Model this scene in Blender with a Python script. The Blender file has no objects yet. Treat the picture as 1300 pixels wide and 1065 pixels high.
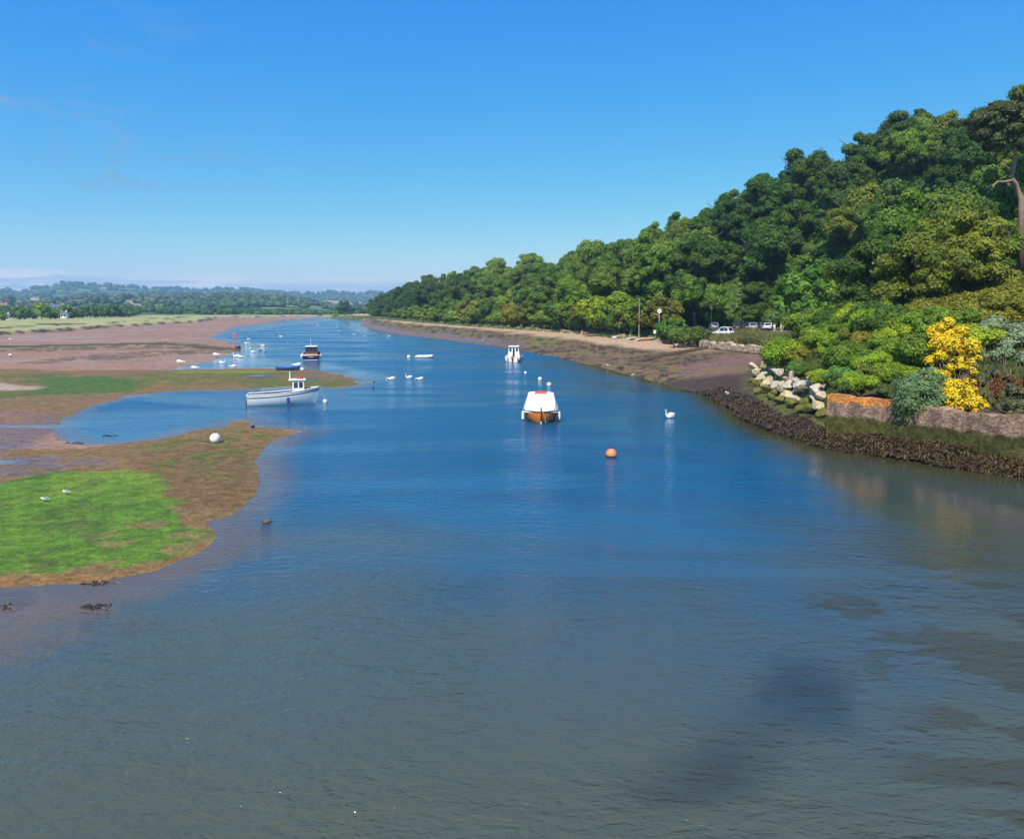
import bpy, math, random
import numpy as np
from math import sin, cos, pi, radians, sqrt, atan2
from mathutils import Vector, Matrix

random.seed(7)
RNG = np.random.default_rng(11)
SC = bpy.context.scene
COL = SC.collection

# ------------------------------------------------------------------ camera, world, sun, exposure
CAMH = 8.0
F = 940.0
PITCH = math.atan(94.5 / F)
cd = bpy.data.cameras.new('camera')
cam = bpy.data.objects.new('camera', cd)
COL.objects.link(cam)
SC.camera = cam
cam.location = (0, 0, CAMH)
cam.rotation_euler = (pi / 2 - PITCH, 0, 0)
cd.sensor_width = 36
cd.sensor_fit = 'HORIZONTAL'
cd.lens = F / 1300 * 36
cd.shift_y = -45 / 1300
cd.clip_start = 0.1
cd.clip_end = 40000

SUN_EL = radians(50)
SUN_AZ = radians(180 + 20)        # clockwise from +Y (seen from above): behind the camera and to its left
sund = Vector((sin(SUN_AZ) * cos(SUN_EL), cos(SUN_AZ) * cos(SUN_EL), sin(SUN_EL)))

world = bpy.data.worlds.new('World')
SC.world = world
world.use_nodes = True
wn, wl = world.node_tree.nodes, world.node_tree.links
wn.clear()
def N(nodes, typ, **kw):
    n = nodes.new(typ)
    for k, v in kw.items():
        if k.startswith('i_'):
            n.inputs[k[2:].replace('_', ' ')].default_value = v
        else:
            setattr(n, k, v)
    return n
out = N(wn, 'ShaderNodeOutputWorld')
bg = N(wn, 'ShaderNodeBackground')
bg.inputs['Strength'].default_value = 0.115
sky = N(wn, 'ShaderNodeTexSky', sky_type='NISHITA', sun_disc=False)
sky.sun_elevation = SUN_EL
sky.sun_rotation = SUN_AZ
sky.altitude = 0
sky.air_density = 1.0
sky.dust_density = 0.15
sky.ozone_density = 2.2
hs = N(wn, 'ShaderNodeHueSaturation')
hs.inputs['Saturation'].default_value = 1.25
hs.inputs['Hue'].default_value = 0.49
wl.new(sky.outputs[0], hs.inputs['Color'])
# grade the clear sky towards the deep cyan blue of the day
SKG = [(0.757, 1.30), (0.745, 0.78), (0.79, 0.13)]
sc_ = N(wn, 'ShaderNodeSeparateColor'); cc_ = N(wn, 'ShaderNodeCombineColor')
wl.new(hs.outputs[0], sc_.inputs[0])
# thin clouds: a low bank along the horizon and a few grey wisps up on the left
tc = N(wn, 'ShaderNodeTexCoord')
sep = N(wn, 'ShaderNodeSeparateXYZ')
wl.new(tc.outputs['Generated'], sep.inputs[0])
def M(nodes, links, op, a, b=None, c=None, clamp=False):
    n = nodes.new('ShaderNodeMath'); n.operation = op; n.use_clamp = clamp
    for i, v in enumerate((a, b, c)):
        if v is None: continue
        if isinstance(v, (int, float)): n.inputs[i].default_value = v
        else: links.new(v, n.inputs[i])
    return n.outputs[0]
def ramp(nodes, links, fac, a, b, c0=0.0, c1=1.0):
    n = nodes.new('ShaderNodeMapRange'); n.interpolation_type = 'SMOOTHSTEP'
    links.new(fac, n.inputs['Value'])
    n.inputs['From Min'].default_value = a; n.inputs['From Max'].default_value = b
    n.inputs['To Min'].default_value = c0; n.inputs['To Max'].default_value = c1
    return n.outputs['Result']
for i_, (k_, g_) in enumerate(SKG):
    v_ = M(wn, wl, 'POWER', M(wn, wl, 'MULTIPLY', sc_.outputs[i_], 0.115), g_)
    wl.new(M(wn, wl, 'MULTIPLY', v_, k_ / 0.115), cc_.inputs[i_])
mp = N(wn, 'ShaderNodeMapping'); mp.inputs['Scale'].default_value = (9, 9, 60)
wl.new(tc.outputs['Generated'], mp.inputs['Vector'])
n1 = N(wn, 'ShaderNodeTexNoise', i_Scale=1.0, i_Detail=6.0, i_Roughness=0.6)
wl.new(mp.outputs[0], n1.inputs['Vector'])
zz = M(wn, wl, 'MULTIPLY_ADD', n1.outputs['Fac'], -0.05, sep.outputs['Z'])
bank = ramp(wn, wl, zz, 0.0, 0.022, 1.0, 0.0)
leftw = ramp(wn, wl, sep.outputs['X'], -0.65, 0.0, 0.95, 0.6)
bankf = M(wn, wl, 'MULTIPLY', bank, leftw)
mp2 = N(wn, 'ShaderNodeMapping'); mp2.inputs['Location'].default_value = (1.7, 0.4, 2.3); mp2.inputs['Scale'].default_value = (5, 5, 13)
wl.new(tc.outputs['Generated'], mp2.inputs['Vector'])
n2 = N(wn, 'ShaderNodeTexNoise', i_Scale=1.3, i_Detail=8.0, i_Roughness=0.62, i_Distortion=0.6)
wl.new(mp2.outputs[0], n2.inputs['Vector'])
wis = ramp(wn, wl, n2.outputs['Fac'], 0.50, 0.70)
wx = ramp(wn, wl, sep.outputs['X'], -0.50, -0.26, 1.0, 0.0)
wz1 = ramp(wn, wl, sep.outputs['Z'], 0.11, 0.15)
wz2 = ramp(wn, wl, sep.outputs['Z'], 0.20, 0.34, 1.0, 0.25)
wf = M(wn, wl, 'MULTIPLY', M(wn, wl, 'MULTIPLY', wis, wx), M(wn, wl, 'MULTIPLY', wz1, wz2))
wf = M(wn, wl, 'MULTIPLY', wf, 0.8)
bcol = N(wn, 'ShaderNodeMix', data_type='RGBA')
mp3 = N(wn, 'ShaderNodeMapping'); mp3.inputs['Scale'].default_value = (7, 7, 110)
wl.new(tc.outputs['Generated'], mp3.inputs['Vector'])
n3 = N(wn, 'ShaderNodeTexNoise', i_Scale=1.0, i_Detail=7.0, i_Roughness=0.62); wl.new(mp3.outputs[0], n3.inputs['Vector'])
wl.new(ramp(wn, wl, n3.outputs['Fac'], 0.45, 0.55), bcol.inputs[0])
bcol.inputs[6].default_value = (3.5, 4.7, 6.3, 1); bcol.inputs[7].default_value = (7.0, 7.0, 7.4, 1)
mixa = N(wn, 'ShaderNodeMix', data_type='RGBA')
wl.new(bankf, mixa.inputs[0]); wl.new(cc_.outputs[0], mixa.inputs[6]); wl.new(bcol.outputs[2], mixa.inputs[7])
mixb = N(wn, 'ShaderNodeMix', data_type='RGBA')
wl.new(wf, mixb.inputs[0]); wl.new(mixa.outputs[2], mixb.inputs[6]); mixb.inputs[7].default_value = (1.7, 3.1, 5.3, 1)
wl.new(mixb.outputs[2], bg.inputs['Color'])
wl.new(bg.outputs[0], out.inputs[0])

sl = bpy.data.lights.new('sun', 'SUN')
sl.energy = 5.0
sl.angle = radians(0.5)
sl.color = (1.0, 0.94, 0.86)
sun = bpy.data.objects.new('sun', sl)
COL.objects.link(sun)
sun.rotation_euler = sund.to_track_quat('Z', 'Y').to_euler()
SC.view_settings.view_transform = 'Standard'
SC.view_settings.look = 'None'
SC.view_settings.gamma = 1
SC.view_settings.exposure = 0.22
SC.cycles.use_denoising = True
SC.cycles.max_bounces = 6
SC.cycles.diffuse_bounces = 3
SC.cycles.glossy_bounces = 3
SC.cycles.transparent_max_bounces = 8
SC.cycles.volume_bounces = 0

# ------------------------------------------------------------------ numeric helpers
def pray(px, py):
    xc = (px - 650) / F; yc = -(py - 487.5) / F
    return np.array([xc, cos(PITCH) + yc * sin(PITCH), -sin(PITCH) + yc * cos(PITCH)])
def G(px, py, z=0.0):
    d = pray(px, py); t = (z - CAMH) / d[2]
    return (d[0] * t, d[1] * t)
def at(px, py, Y):                     # point on the pixel's ray at depth Y
    d = pray(px, py); t = Y / d[1]
    return Vector((d[0] * t, Y, CAMH + d[2] * t))
def proj(x, y, z):
    dz = z - CAMH
    f = y * cos(PITCH) - dz * sin(PITCH)
    u = y * sin(PITCH) + dz * cos(PITCH)
    return 650 + F * x / f, 487.5 - F * u / f

def hash2(ix, iy, seed):
    h = (ix.astype(np.int64) * 374761393 + iy.astype(np.int64) * 668265263 + seed * 1442695041) & 0x7fffffff
    h = ((h ^ (h >> 13)) * 1274126177) & 0x7fffffff
    return ((h ^ (h >> 16)) & 0xffff) / 65535.0
def vnoise(x, y, seed=0):
    ix = np.floor(x); iy = np.floor(y)
    fx = x - ix; fy = y - iy
    fx = fx * fx * (3 - 2 * fx); fy = fy * fy * (3 - 2 * fy)
    a = hash2(ix, iy, seed); b = hash2(ix + 1, iy, seed)
    c = hash2(ix, iy + 1, seed); d = hash2(ix + 1, iy + 1, seed)
    return (a + (b - a) * fx) * (1 - fy) + (c + (d - c) * fx) * fy
def fbm(x, y, oct=4, seed=0):
    s = 0; a = 1; t = 0
    for o in range(oct):
        s = s + a * vnoise(x * 2 ** o + 17.3 * o, y * 2 ** o - 9.1 * o, seed + o); t += a; a *= 0.5
    return s / t
def sst(a, b, x):
    t = np.clip((x - a) / (b - a), 0, 1); return t * t * (3 - 2 * t)
def seg_dist(x, y, P, vals=None, closed=False):
    best = np.full(x.shape, 1e18); idx = np.zeros(x.shape, int); tb = np.zeros(x.shape)
    n = len(P) if closed else len(P) - 1
    for i in range(n):
        ax, ay = P[i][:2]; bx, by = P[(i + 1) % len(P)][:2]
        dx, dy = bx - ax, by - ay
        t = np.clip(((x - ax) * dx + (y - ay) * dy) / (dx * dx + dy * dy + 1e-12), 0, 1)
        d = (x - ax - t * dx) ** 2 + (y - ay - t * dy) ** 2
        m = d < best
        best[m] = d[m]; idx[m] = i; tb[m] = t[m]
    d = np.sqrt(best)
    if vals is None: return d, idx
    outs = []
    for v in vals:
        v = np.array(v, float)
        outs.append(v[idx] + (v[(idx + 1) % len(v)] - v[idx]) * tb)
    return d, idx, outs
def inside(x, y, P):
    r = np.zeros(x.shape, bool); n = len(P)
    for i in range(n):
        ax, ay = P[i][:2]; bx, by = P[(i + 1) % n][:2]
        if ay == by: continue
        c = ((ay > y) != (by > y)) & (x < (bx - ax) * (y - ay) / (by - ay) + ax)
        r ^= c
    return r
def sdpoly(x, y, P):                   # positive inside
    d, _ = seg_dist(x, y, P, closed=True)
    return np.where(inside(x, y, P), d, -d)

# ------------------------------------------------------------------ the lie of the land (world metres)
RS = [(1500, 690), (1300, 607), (1250, 600), (1200, 593), (1130, 582), (1050, 570), (985, 552), (950, 535), (925, 518), (900, 502),
      (850, 489), (800, 477), (760, 466), (700, 452), (640, 441), (560, 431), (500, 424), (480, 420),
      (466, 416.5), (455, 413), (462, 410.5), (455, 407.5)]
LS = [(420, 404), (400, 403.6), (385, 405), (350, 408.5), (310, 414), (285, 420), (268, 428), (280, 432.5), (296, 436), (305, 440), (304, 443), (292, 450),
      (270, 458), (240, 464), (212, 469), (260, 468.5), (330, 467), (400, 470), (436, 476), (450, 483), (457, 488), (440, 492), (380, 492),
      (313, 494), (230, 496), (160, 503), (110, 518), (75, 535), (62, 549), (72, 559), (110, 565), (160, 563.5), (210, 557),
      (250, 547), (285, 542), (297, 534), (315, 532), (321, 541), (350, 544), (382, 548), (352, 556), (326, 580), (329, 610), (318, 640),
      (290, 655), (266, 663), (276, 680), (255, 700), (200, 725), (130, 737), (60, 742), (-60, 748), (-300, 775)]
NR = len(RS) + 1
WP = [(60, -5)] + [(45, 14)] + [G(*p) for p in RS[1:]] + [G(*p) for p in LS] + [(-40, 12), (-40, -5)]
# bank line (foot of walls, boulders or top of the sand): x, y, z below, z above
A_ = [(80, -5, 1, 2.9), (45, 20, 1, 2.9), (33, 29.5, 1, 2.9), G(1300, 572, 1) + (1, 2.9), G(1200, 557, 1) + (1, 2.9), G(1130, 547, 1) + (1, 2.9), G(1054, 540, 1) + (1, 2.9),
      G(1000, 517, 1.1) + (1.1, 2.6), G(962, 491, 1.1) + (1.1, 2.6), G(954, 476, 1.1) + (1.1, 2.4), G(966, 464, 1.2) + (1.2, 2.3),
      G(990, 452, 1.3) + (1.3, 2.35), G(930, 445.5, 1.3) + (1.3, 2.4), G(894, 441.5, 1.3) + (1.3, 2.5), G(852, 437, 1.5) + (1.5, 2.4), G(836, 432.5, 2) + (2, 2.05),
      G(800, 430, 2) + (2, 2), G(750, 424, 2) + (2, 2), G(700, 420.5, 2) + (2, 2), G(640, 416.5, 2) + (2, 2), G(600, 414, 2) + (2, 2),
      G(540, 409.5, 2) + (2, 2), G(505, 406.5, 2) + (2, 2), G(482, 404.5, 2) + (2, 2), (-160, 620, 2, 2), (-190, 800, 2, 2)]
AP = [p[:2] for p in A_] + [(-190, 3000), (3000, 3000), (3000, -5)]
T_ = [(120, -5, 5), (52, 20, 5), (43, 35, 6), (36.5, 48, 6.8), (32.5, 60, 6.6), (34, 78, 6), (43, 98, 5), (60, 120, 4), (58, 140, 4), (46, 147, 4), (32, 151, 4),
      (22, 160, 3.3), (16, 185, 3), (6, 225, 3), (-8, 275, 2.8), (-38, 360, 2.6), (-66, 450, 2.6), (-105, 560, 2.6), (-150, 760, 2.5)]
TP = [p[:2] for p in T_] + [(-150, 3000), (3000, 3000), (3000, -5)]
R_ = [(200, -20, 32), (110, 60, 28), (92, 105, 27.5), (90, 130, 30.5), (90, 150, 33.5), (87, 180, 38), (76, 200, 31.5), (67, 212, 26), (64, 240, 23), (56, 280, 20), (36, 330, 19.5),
      (0, 400, 14.5), (-36, 470, 12), (-72, 550, 7), (-108, 620, 4), (-140, 800, 3)]
RP = [p[:2] for p in R_] + [(-140, 3000), (3000, 3000), (3000, -20)]
MARSH = [G(*p) for p in [(-500, 450), (-50, 431), (0, 428.5), (20, 426), (40, 426), (60, 423.5), (100, 420.5), (112, 418.5), (160, 415.5), (200, 413), (250, 409.5), (272, 406.6), (262, 404.6), (300, 403.4), (360, 402.6), (430, 402.4), (470, 402)]] + [(-150, 3000), (-6000, 3000), (-6000, 100)]

def land(x, y, full=False):
    x = np.asarray(x, float); y = np.asarray(y, float)
    shp = x.shape; x = x.ravel(); y = y.ravel()
    dist = np.hypot(x, y)
    d, idx = seg_dist(x, y, WP, closed=True)
    w = inside(x, y, WP)
    nz = (fbm(x * 0.7, y * 0.7, 4, 3) - 0.5)
    nz2 = (fbm(x * 0.13, y * 0.13, 4, 5) - 0.5)
    amp = np.clip(dist / 60, 0.25, 3.0)
    sd = np.where(w, -d, d) + nz * 0.9 * np.minimum(amp, 1.5) + nz2 * 0.9 * amp
    right = (idx < NR) & (sd > -3)
    # left flats
    zl = np.where(sd > 0, 0.32 * (1 - np.exp(-sd / 7)) + 0.05 * sst(0, 3, sd) * (fbm(x * 0.5, y * 0.5, 4, 9) - 0.5)
                  + 0.25 * sst(3, 12, sd) * (fbm(x * 0.05, y * 0.05, 3, 19) - 0.4), np.maximum(sd * 0.12, -1.2))
    sm = sdpoly(x, y, MARSH) + (fbm(x * 0.08, y * 0.08, 4, 21) - 0.5) * 14
    zl = zl + 0.95 * sst(0, 3.5, sm) + 0.6 * sst(60, 400, sm)
    # right side
    dA, _, (zlo, zhi) = seg_dist(x, y, [p[:2] for p in A_], [[p[2] for p in A_], [p[3] for p in A_]])
    dT, _, (zT,) = seg_dist(x, y, [p[:2] for p in T_], [[p[2] for p in T_]])
    dR, _, (zR,) = seg_dist(x, y, [p[:2] for p in R_], [[p[2] for p in R_]])
    iA = inside(x, y, AP); iT = inside(x, y, TP); iR = inside(x, y, RP)
    s = np.maximum(sd, 0)
    z1 = zlo * (s / (s + dA + 1e-6)) ** 0.8
    z1 = z1 + 0.12 * sst(0.5, 4, s) * sst(0, 2, dA) * (fbm(x * 0.6, y * 0.6, 4, 31) - 0.5)
    t = np.clip((dA - 0.9) / (np.maximum(dA - 0.9, 0) + dT + 1e-6), 0, 1)
    z2 = zlo + (zhi - zlo) * sst(0.6, 1.5, dA) + (zT - zhi) * np.minimum(t / 0.6, 1)
    t = dT / (dT + dR + 1e-6)
    z3 = zT + (zR - zT) * (0.35 * t + 0.65 * sst(0, 1, t)) + 1.5 * sst(4, 20, dT) * (fbm(x * 0.04, y * 0.04, 3, 41) - 0.5)
    z4 = zR - 0.10 * np.minimum(dR, 60) - 0.02 * dR
    z4 = np.maximum(z4, 2)
    zr = np.where(iR & iT & iA, z4, np.where(iT & iA, z3, np.where(iA, z2, z1)))
    zr = np.where(sd > 0, zr, np.maximum(sd * 0.25, -1.2))
    z = np.where(right, zr, zl)
    # blend beyond the head of the river
    if full:
        return dict(z=z.reshape(shp), sd=sd, right=right, side=(idx < NR), sm=sm, iA=iA, iT=iT, iR=iR, dA=dA, dT=dT, dR=dR, x=x, y=y, dist=dist)
    return z.reshape(shp)
def hz(x, y):
    return float(land(np.array([x]), np.array([y]))[0])
_T = np.concatenate([np.geomspace(9, 900, 2600)])
def hit(px, py, ymin=9):               # where a pixel's ray meets the ground
    d = pray(px, py)
    t = _T / d[1]
    X = d[0] * t; Y = _T; Z = CAMH + d[2] * t
    g = np.maximum(land(X, Y), 0)
    k = np.where((Z <= g) & (Y > ymin))[0]
    k = k[0] if len(k) else len(_T) - 1
    return Vector((X[k], Y[k], g[k]))

# ------------------------------------------------------------------ object helpers
def setp(o, label=None, cat=None, group=None, kind=None):
    if label: o['label'] = label
    if cat: o['category'] = cat
    if group: o['group'] = group
    if kind: o['kind'] = kind
    return o
def link(name, me, mat=None, parent=None, smooth=False):
    if mat and len(me.materials) == 0: me.materials.append(mat)
    if smooth:
        me.polygons.foreach_set('use_smooth', [True] * len(me.polygons))
    o = bpy.data.objects.new(name, me)
    COL.objects.link(o)
    if parent: o.parent = parent
    return o
def empty(name, loc=(0, 0, 0), rz=0.0, label=None, cat=None, group=None):
    o = bpy.data.objects.new(name, None)
    o.empty_display_size = 0.3
    COL.objects.link(o)
    o.location = loc; o.rotation_euler = (0, 0, rz)
    return setp(o, label, cat, group)
def npmesh(name, V, Q, smooth=False):
    V = np.asarray(V, np.float32); Q = np.asarray(Q, np.int32)
    me = bpy.data.meshes.new(name)
    k = Q.shape[1]
    me.vertices.add(len(V)); me.vertices.foreach_set('co', V.ravel())
    me.loops.add(Q.size); me.loops.foreach_set('vertex_index', Q.ravel())
    me.polygons.add(len(Q))
    me.polygons.foreach_set('loop_start', np.arange(0, Q.size, k, dtype=np.int32))
    if smooth: me.polygons.foreach_set('use_smooth', np.ones(len(Q), bool))
    me.update(calc_edges=True)
    return me
def fattr(me, name, v):
    a = me.attributes.new(name, 'FLOAT', 'POINT'); a.data.foreach_set('value', np.asarray(v, np.float32).ravel())
def cattr(me, name, c):
    c = np.asarray(c, np.float32)
    if c.shape[1] == 3: c = np.concatenate([c, np.ones((len(c), 1), np.float32)], 1)
    a = me.color_attributes.new(name, 'FLOAT_COLOR', 'POINT'); a.data.foreach_set('color', c.ravel())
KIDS = {}
def copy_tree(o, parent=None, loc=None, rz=None, scale=None, label=None, group=None):
    c = o.copy(); COL.objects.link(c)
    if parent: c.parent = parent
    if loc is not None: c.location = loc
    if rz is not None: c.rotation_euler = (0, 0, rz)
    if scale is not None: c.scale = scale if hasattr(scale, '__len__') else (scale,) * 3
    if label: c['label'] = label
    if group: c['group'] = group
    for ch in [k for k in list(COL.objects) if k.parent == o] if o.name not in KIDS else KIDS[o.name]:
        copy_tree(ch, c)
    return c
def reg(o):                            # remember the children of a source object, so copying stays fast
    ks = [k for k in COL.objects if k.parent == o]
    KIDS[o.name] = ks
    for k in ks: reg(k)
    return o

class MB:
    def __init__(s): s.v = []; s.f = []
    def add(s, vs, fs):
        b = len(s.v); s.v += [tuple(p) for p in vs]; s.f += [tuple(i + b for i in f) for f in fs]; return s
    def box(s, c, d, top=(1, 1), rz=0.0, sh=(0, 0)):
        x, y, z = c; a, b, h = d[0] / 2, d[1] / 2, d[2] / 2
        ps = [(-a, -b, -h), (a, -b, -h), (a, b, -h), (-a, b, -h)] + [(-a * top[0] + sh[0], -b * top[1] + sh[1], h), (a * top[0] + sh[0], -b * top[1] + sh[1], h), (a * top[0] + sh[0], b * top[1] + sh[1], h), (-a * top[0] + sh[0], b * top[1] + sh[1], h)]
        c_, s_ = cos(rz), sin(rz)
        ps = [(x + p[0] * c_ - p[1] * s_, y + p[0] * s_ + p[1] * c_, z + p[2]) for p in ps]
        return s.add(ps, [(3, 2, 1, 0), (4, 5, 6, 7), (0, 1, 5, 4), (1, 2, 6, 5), (2, 3, 7, 6), (3, 0, 4, 7)])
    def tube(s, pts, r, n=8, cap=True):
        pts = [Vector(p) for p in pts]; rr = r if hasattr(r, '__len__') else [r] * len(pts)
        vs = []; fs = []
        for i, p in enumerate(pts):
            d = (pts[min(i + 1, len(pts) - 1)] - pts[max(i - 1, 0)]).normalized()
            u = d.orthogonal().normalized() if abs(d.z) > 0.9 else d.cross(Vector((0, 0, 1))).normalized()
            w = d.cross(u)
            if abs(d.z) > 0.9:
                u = Vector((1, 0, 0)); u = (u - d * u.dot(d)).normalized(); w = d.cross(u)
            for k in range(n):
                a = 2 * pi * k / n; vs.append(p + (u * cos(a) + w * sin(a)) * rr[i])
        for i in range(len(pts) - 1):
            for k in range(n):
                fs.append((i * n + k, i * n + (k + 1) % n, (i + 1) * n + (k + 1) % n, (i + 1) * n + k))
        if cap: fs.append(tuple(range(n - 1, -1, -1))); fs.append(tuple((len(pts) - 1) * n + k for k in range(n)))
        return s.add(vs, fs)
    def lathe(s, prof, c=(0, 0, 0), n=16, ax='z'):
        vs = []; fs = []
        for (r, h) in prof:
            for k in range(n):
                a = 2 * pi * k / n
                q = (r * cos(a), r * sin(a), h)
                if ax == 'y': q = (q[0], q[2], q[1])
                if ax == 'x': q = (q[2], q[0], q[1])
                vs.append((c[0] + q[0], c[1] + q[1], c[2] + q[2]))
        for i in range(len(prof) - 1):
            for k in range(n): fs.append((i * n + k, i * n + (k + 1) % n, (i + 1) * n + (k + 1) % n, (i + 1) * n + k))
        fs.append(tuple(range(n - 1, -1, -1))); fs.append(tuple((len(prof) - 1) * n + k for k in range(n)))
        return s.add(vs, fs)
    def ball(s, c, r, n=12, m=8, sc=(1, 1, 1)):
        return s.lathe_sc([(sin(pi * max(min(i, m - 0.02), 0.02) / m) * r, -cos(pi * max(min(i, m - 0.02), 0.02) / m) * r) for i in range(m + 1)], c, n, sc)
    def lathe_sc(s, prof, c, n, sc):
        t = MB(); t.lathe(prof, (0, 0, 0), n)
        return s.add([(c[0] + p[0] * sc[0], c[1] + p[1] * sc[1], c[2] + p[2] * sc[2]) for p in t.v], t.f)
    def loft(s, secs, closed=True, caps=True):
        n = len(secs[0]); vs = [p for q in secs for p in q]; fs = []
        for i in range(len(secs) - 1):
            for k in range(n if closed else n - 1):
                fs.append((i * n + k, i * n + (k + 1) % n, (i + 1) * n + (k + 1) % n, (i + 1) * n + k))
        if caps: fs.append(tuple(range(n - 1, -1, -1))); fs.append(tuple((len(secs) - 1) * n + k for k in range(n)))
        return s.add(vs, fs)
    def build(s, name, mat, parent=None, smooth=False, bevel=0.0, seg=2):
        me = bpy.data.meshes.new(name); me.from_pydata(s.v, [], s.f); me.update()
        import bmesh
        bm = bmesh.new(); bm.from_mesh(me); bmesh.ops.recalc_face_normals(bm, faces=bm.faces)
        if bevel > 0:
            es = [e for e in bm.edges if len(e.link_faces) == 2 and e.calc_face_angle(0) > 0.5]
            bmesh.ops.bevel(bm, geom=es, offset=bevel, segments=seg, affect='EDGES', clamp_overlap=True)
        bm.to_mesh(me); bm.free()
        if smooth == 'auto':
            me.polygons.foreach_set('use_smooth', [True] * len(me.polygons))
            me.set_sharp_from_angle(angle=radians(35))
            smooth = False
        return link(name, me, mat, parent, smooth)

def skinmesh(verts, edges, radii, levels=1):
    me = bpy.data.meshes.new('tmp'); me.from_pydata(verts, edges, [])
    o = bpy.data.objects.new('tmp', me); COL.objects.link(o)
    md = o.modifiers.new('s', 'SKIN')
    for i, r in enumerate(radii):
        rr = r if hasattr(r, '__len__') else (r, r)
        me.skin_vertices[0].data[i].radius = rr
    me.skin_vertices[0].data[0].use_root = True
    if levels:
        m2 = o.modifiers.new('d', 'SUBSURF'); m2.levels = levels; m2.render_levels = levels
    dg = bpy.context.evaluated_depsgraph_get()
    r = bpy.data.meshes.new_from_object(o.evaluated_get(dg))
    bpy.data.objects.remove(o); bpy.data.meshes.remove(me)
    r.polygons.foreach_set('use_smooth', [True] * len(r.polygons))
    return r

# ------------------------------------------------------------------ materials
MATS = {}
def mat(name, col, rough=0.5, metal=0.0, spec=0.5, var=0.12, vscale=3.0, bump=0.0, bscale=30.0, coat=0.0, emit=None):
    if name in MATS: return MATS[name]
    m = bpy.data.materials.new(name); m.use_nodes = True
    nt = m.node_tree; b = nt.nodes['Principled BSDF']
    b.inputs['Roughness'].default_value = rough; b.inputs['Metallic'].default_value = metal
    b.inputs['Specular IOR Level'].default_value = spec; b.inputs['Coat Weight'].default_value = coat
    t = N(nt.nodes, 'ShaderNodeTexCoord')
    n = N(nt.nodes, 'ShaderNodeTexNoise', i_Scale=vscale, i_Detail=5.0, i_Roughness=0.6)
    nt.links.new(t.outputs['Object'], n.inputs['Vector'])
    mx = N(nt.nodes, 'ShaderNodeMix', data_type='RGBA')
    nt.links.new(n.outputs['Fac'], mx.inputs[0])
    mx.inputs[6].default_value = tuple(max(0, c * (1 - var * 1.6)) for c in col) + (1,)
    mx.inputs[7].default_value = tuple(min(1, c * (1 + var)) for c in col) + (1,)
    nt.links.new(mx.outputs[2], b.inputs['Base Color'])
    if bump:
        n3 = N(nt.nodes, 'ShaderNodeTexNoise', i_Scale=bscale, i_Detail=4.0)
        nt.links.new(t.outputs['Object'], n3.inputs['Vector'])
        bp = N(nt.nodes, 'ShaderNodeBump'); bp.inputs['Strength'].default_value = bump; bp.inputs['Distance'].default_value = 0.05
        nt.links.new(n3.outputs['Fac'], bp.inputs['Height']); nt.links.new(bp.outputs[0], b.inputs['Normal'])
    MATS[name] = m
    return m
def glass(name='window_glass', col=(0.02, 0.025, 0.03)):
    return mat(name, col, rough=0.06, spec=0.8, var=0.1)

def ground_material():
    m = bpy.data.materials.new('shore_ground'); m.use_nodes = True
    nt = m.node_tree; nd, lk = nt.nodes, nt.links; b = nd['Principled BSDF']
    ca = N(nd, 'ShaderNodeVertexColor', layer_name='Col')
    wa = N(nd, 'ShaderNodeAttribute', attribute_name='wet')
    ro = N(nd, 'ShaderNodeAttribute', attribute_name='rough')
    t = N(nd, 'ShaderNodeTexCoord')
    n1 = N(nd, 'ShaderNodeTexNoise', i_Scale=1.7, i_Detail=9.0, i_Roughness=0.72)
    lk.new(t.outputs['Object'], n1.inputs['Vector'])
    v = ramp(nd, lk, n1.outputs['Fac'], 0.3, 0.7, 0.62, 1.35)
    n2 = N(nd, 'ShaderNodeTexNoise', i_Scale=7.0, i_Detail=8.0, i_Roughness=0.85)
    lk.new(t.outputs['Object'], n2.inputs['Vector'])
    v2 = ramp(nd, lk, n2.outputs['Fac'], 0.35, 0.65, 0.55, 1.45)
    vv = M(nd, lk, 'MULTIPLY', v, v2)
    mx = N(nd, 'ShaderNodeMix', data_type='RGBA', blend_type='MULTIPLY'); mx.inputs[0].default_value = 1
    lk.new(ca.outputs[0], mx.inputs[6]); lk.new(vv, mx.inputs[7])
    lk.new(mx.outputs[2], b.inputs['Base Color'])
    n3 = N(nd, 'ShaderNodeTexNoise', i_Scale=0.22, i_Detail=7.0, i_Roughness=0.65)
    mp = N(nd, 'ShaderNodeMapping'); mp.inputs['Scale'].default_value = (0.55, 1.6, 1)
    lk.new(t.outputs['Object'], mp.inputs[0]); lk.new(mp.outputs[0], n3.inputs['Vector'])
    pud = ramp(nd, lk, n3.outputs['Fac'], 0.50, 0.60)
    pw = M(nd, lk, 'MULTIPLY', pud, wa.outputs['Fac'])
    rr = ramp(nd, lk, pw, 0.0, 1.0, 0.75, 0.16)
    lk.new(rr, b.inputs['Roughness'])
    sp = ramp(nd, lk, wa.outputs['Fac'], 0.0, 1.0, 0.15, 0.5)
    lk.new(sp, b.inputs['Specular IOR Level'])
    bp = N(nd, 'ShaderNodeBump'); bp.inputs['Distance'].default_value = 0.06
    st = M(nd, lk, 'MULTIPLY', M(nd, lk, 'SUBTRACT', 1.0, pw), M(nd, lk, 'MULTIPLY_ADD', ro.outputs['Fac'], 0.7, 0.2))
    lk.new(st, bp.inputs['Strength'])
    hh = M(nd, lk, 'ADD', n1.outputs['Fac'], M(nd, lk, 'MULTIPLY', n2.outputs['Fac'], 0.5))
    lk.new(hh, bp.inputs['Height']); lk.new(bp.outputs[0], b.inputs['Normal'])
    return m

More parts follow.
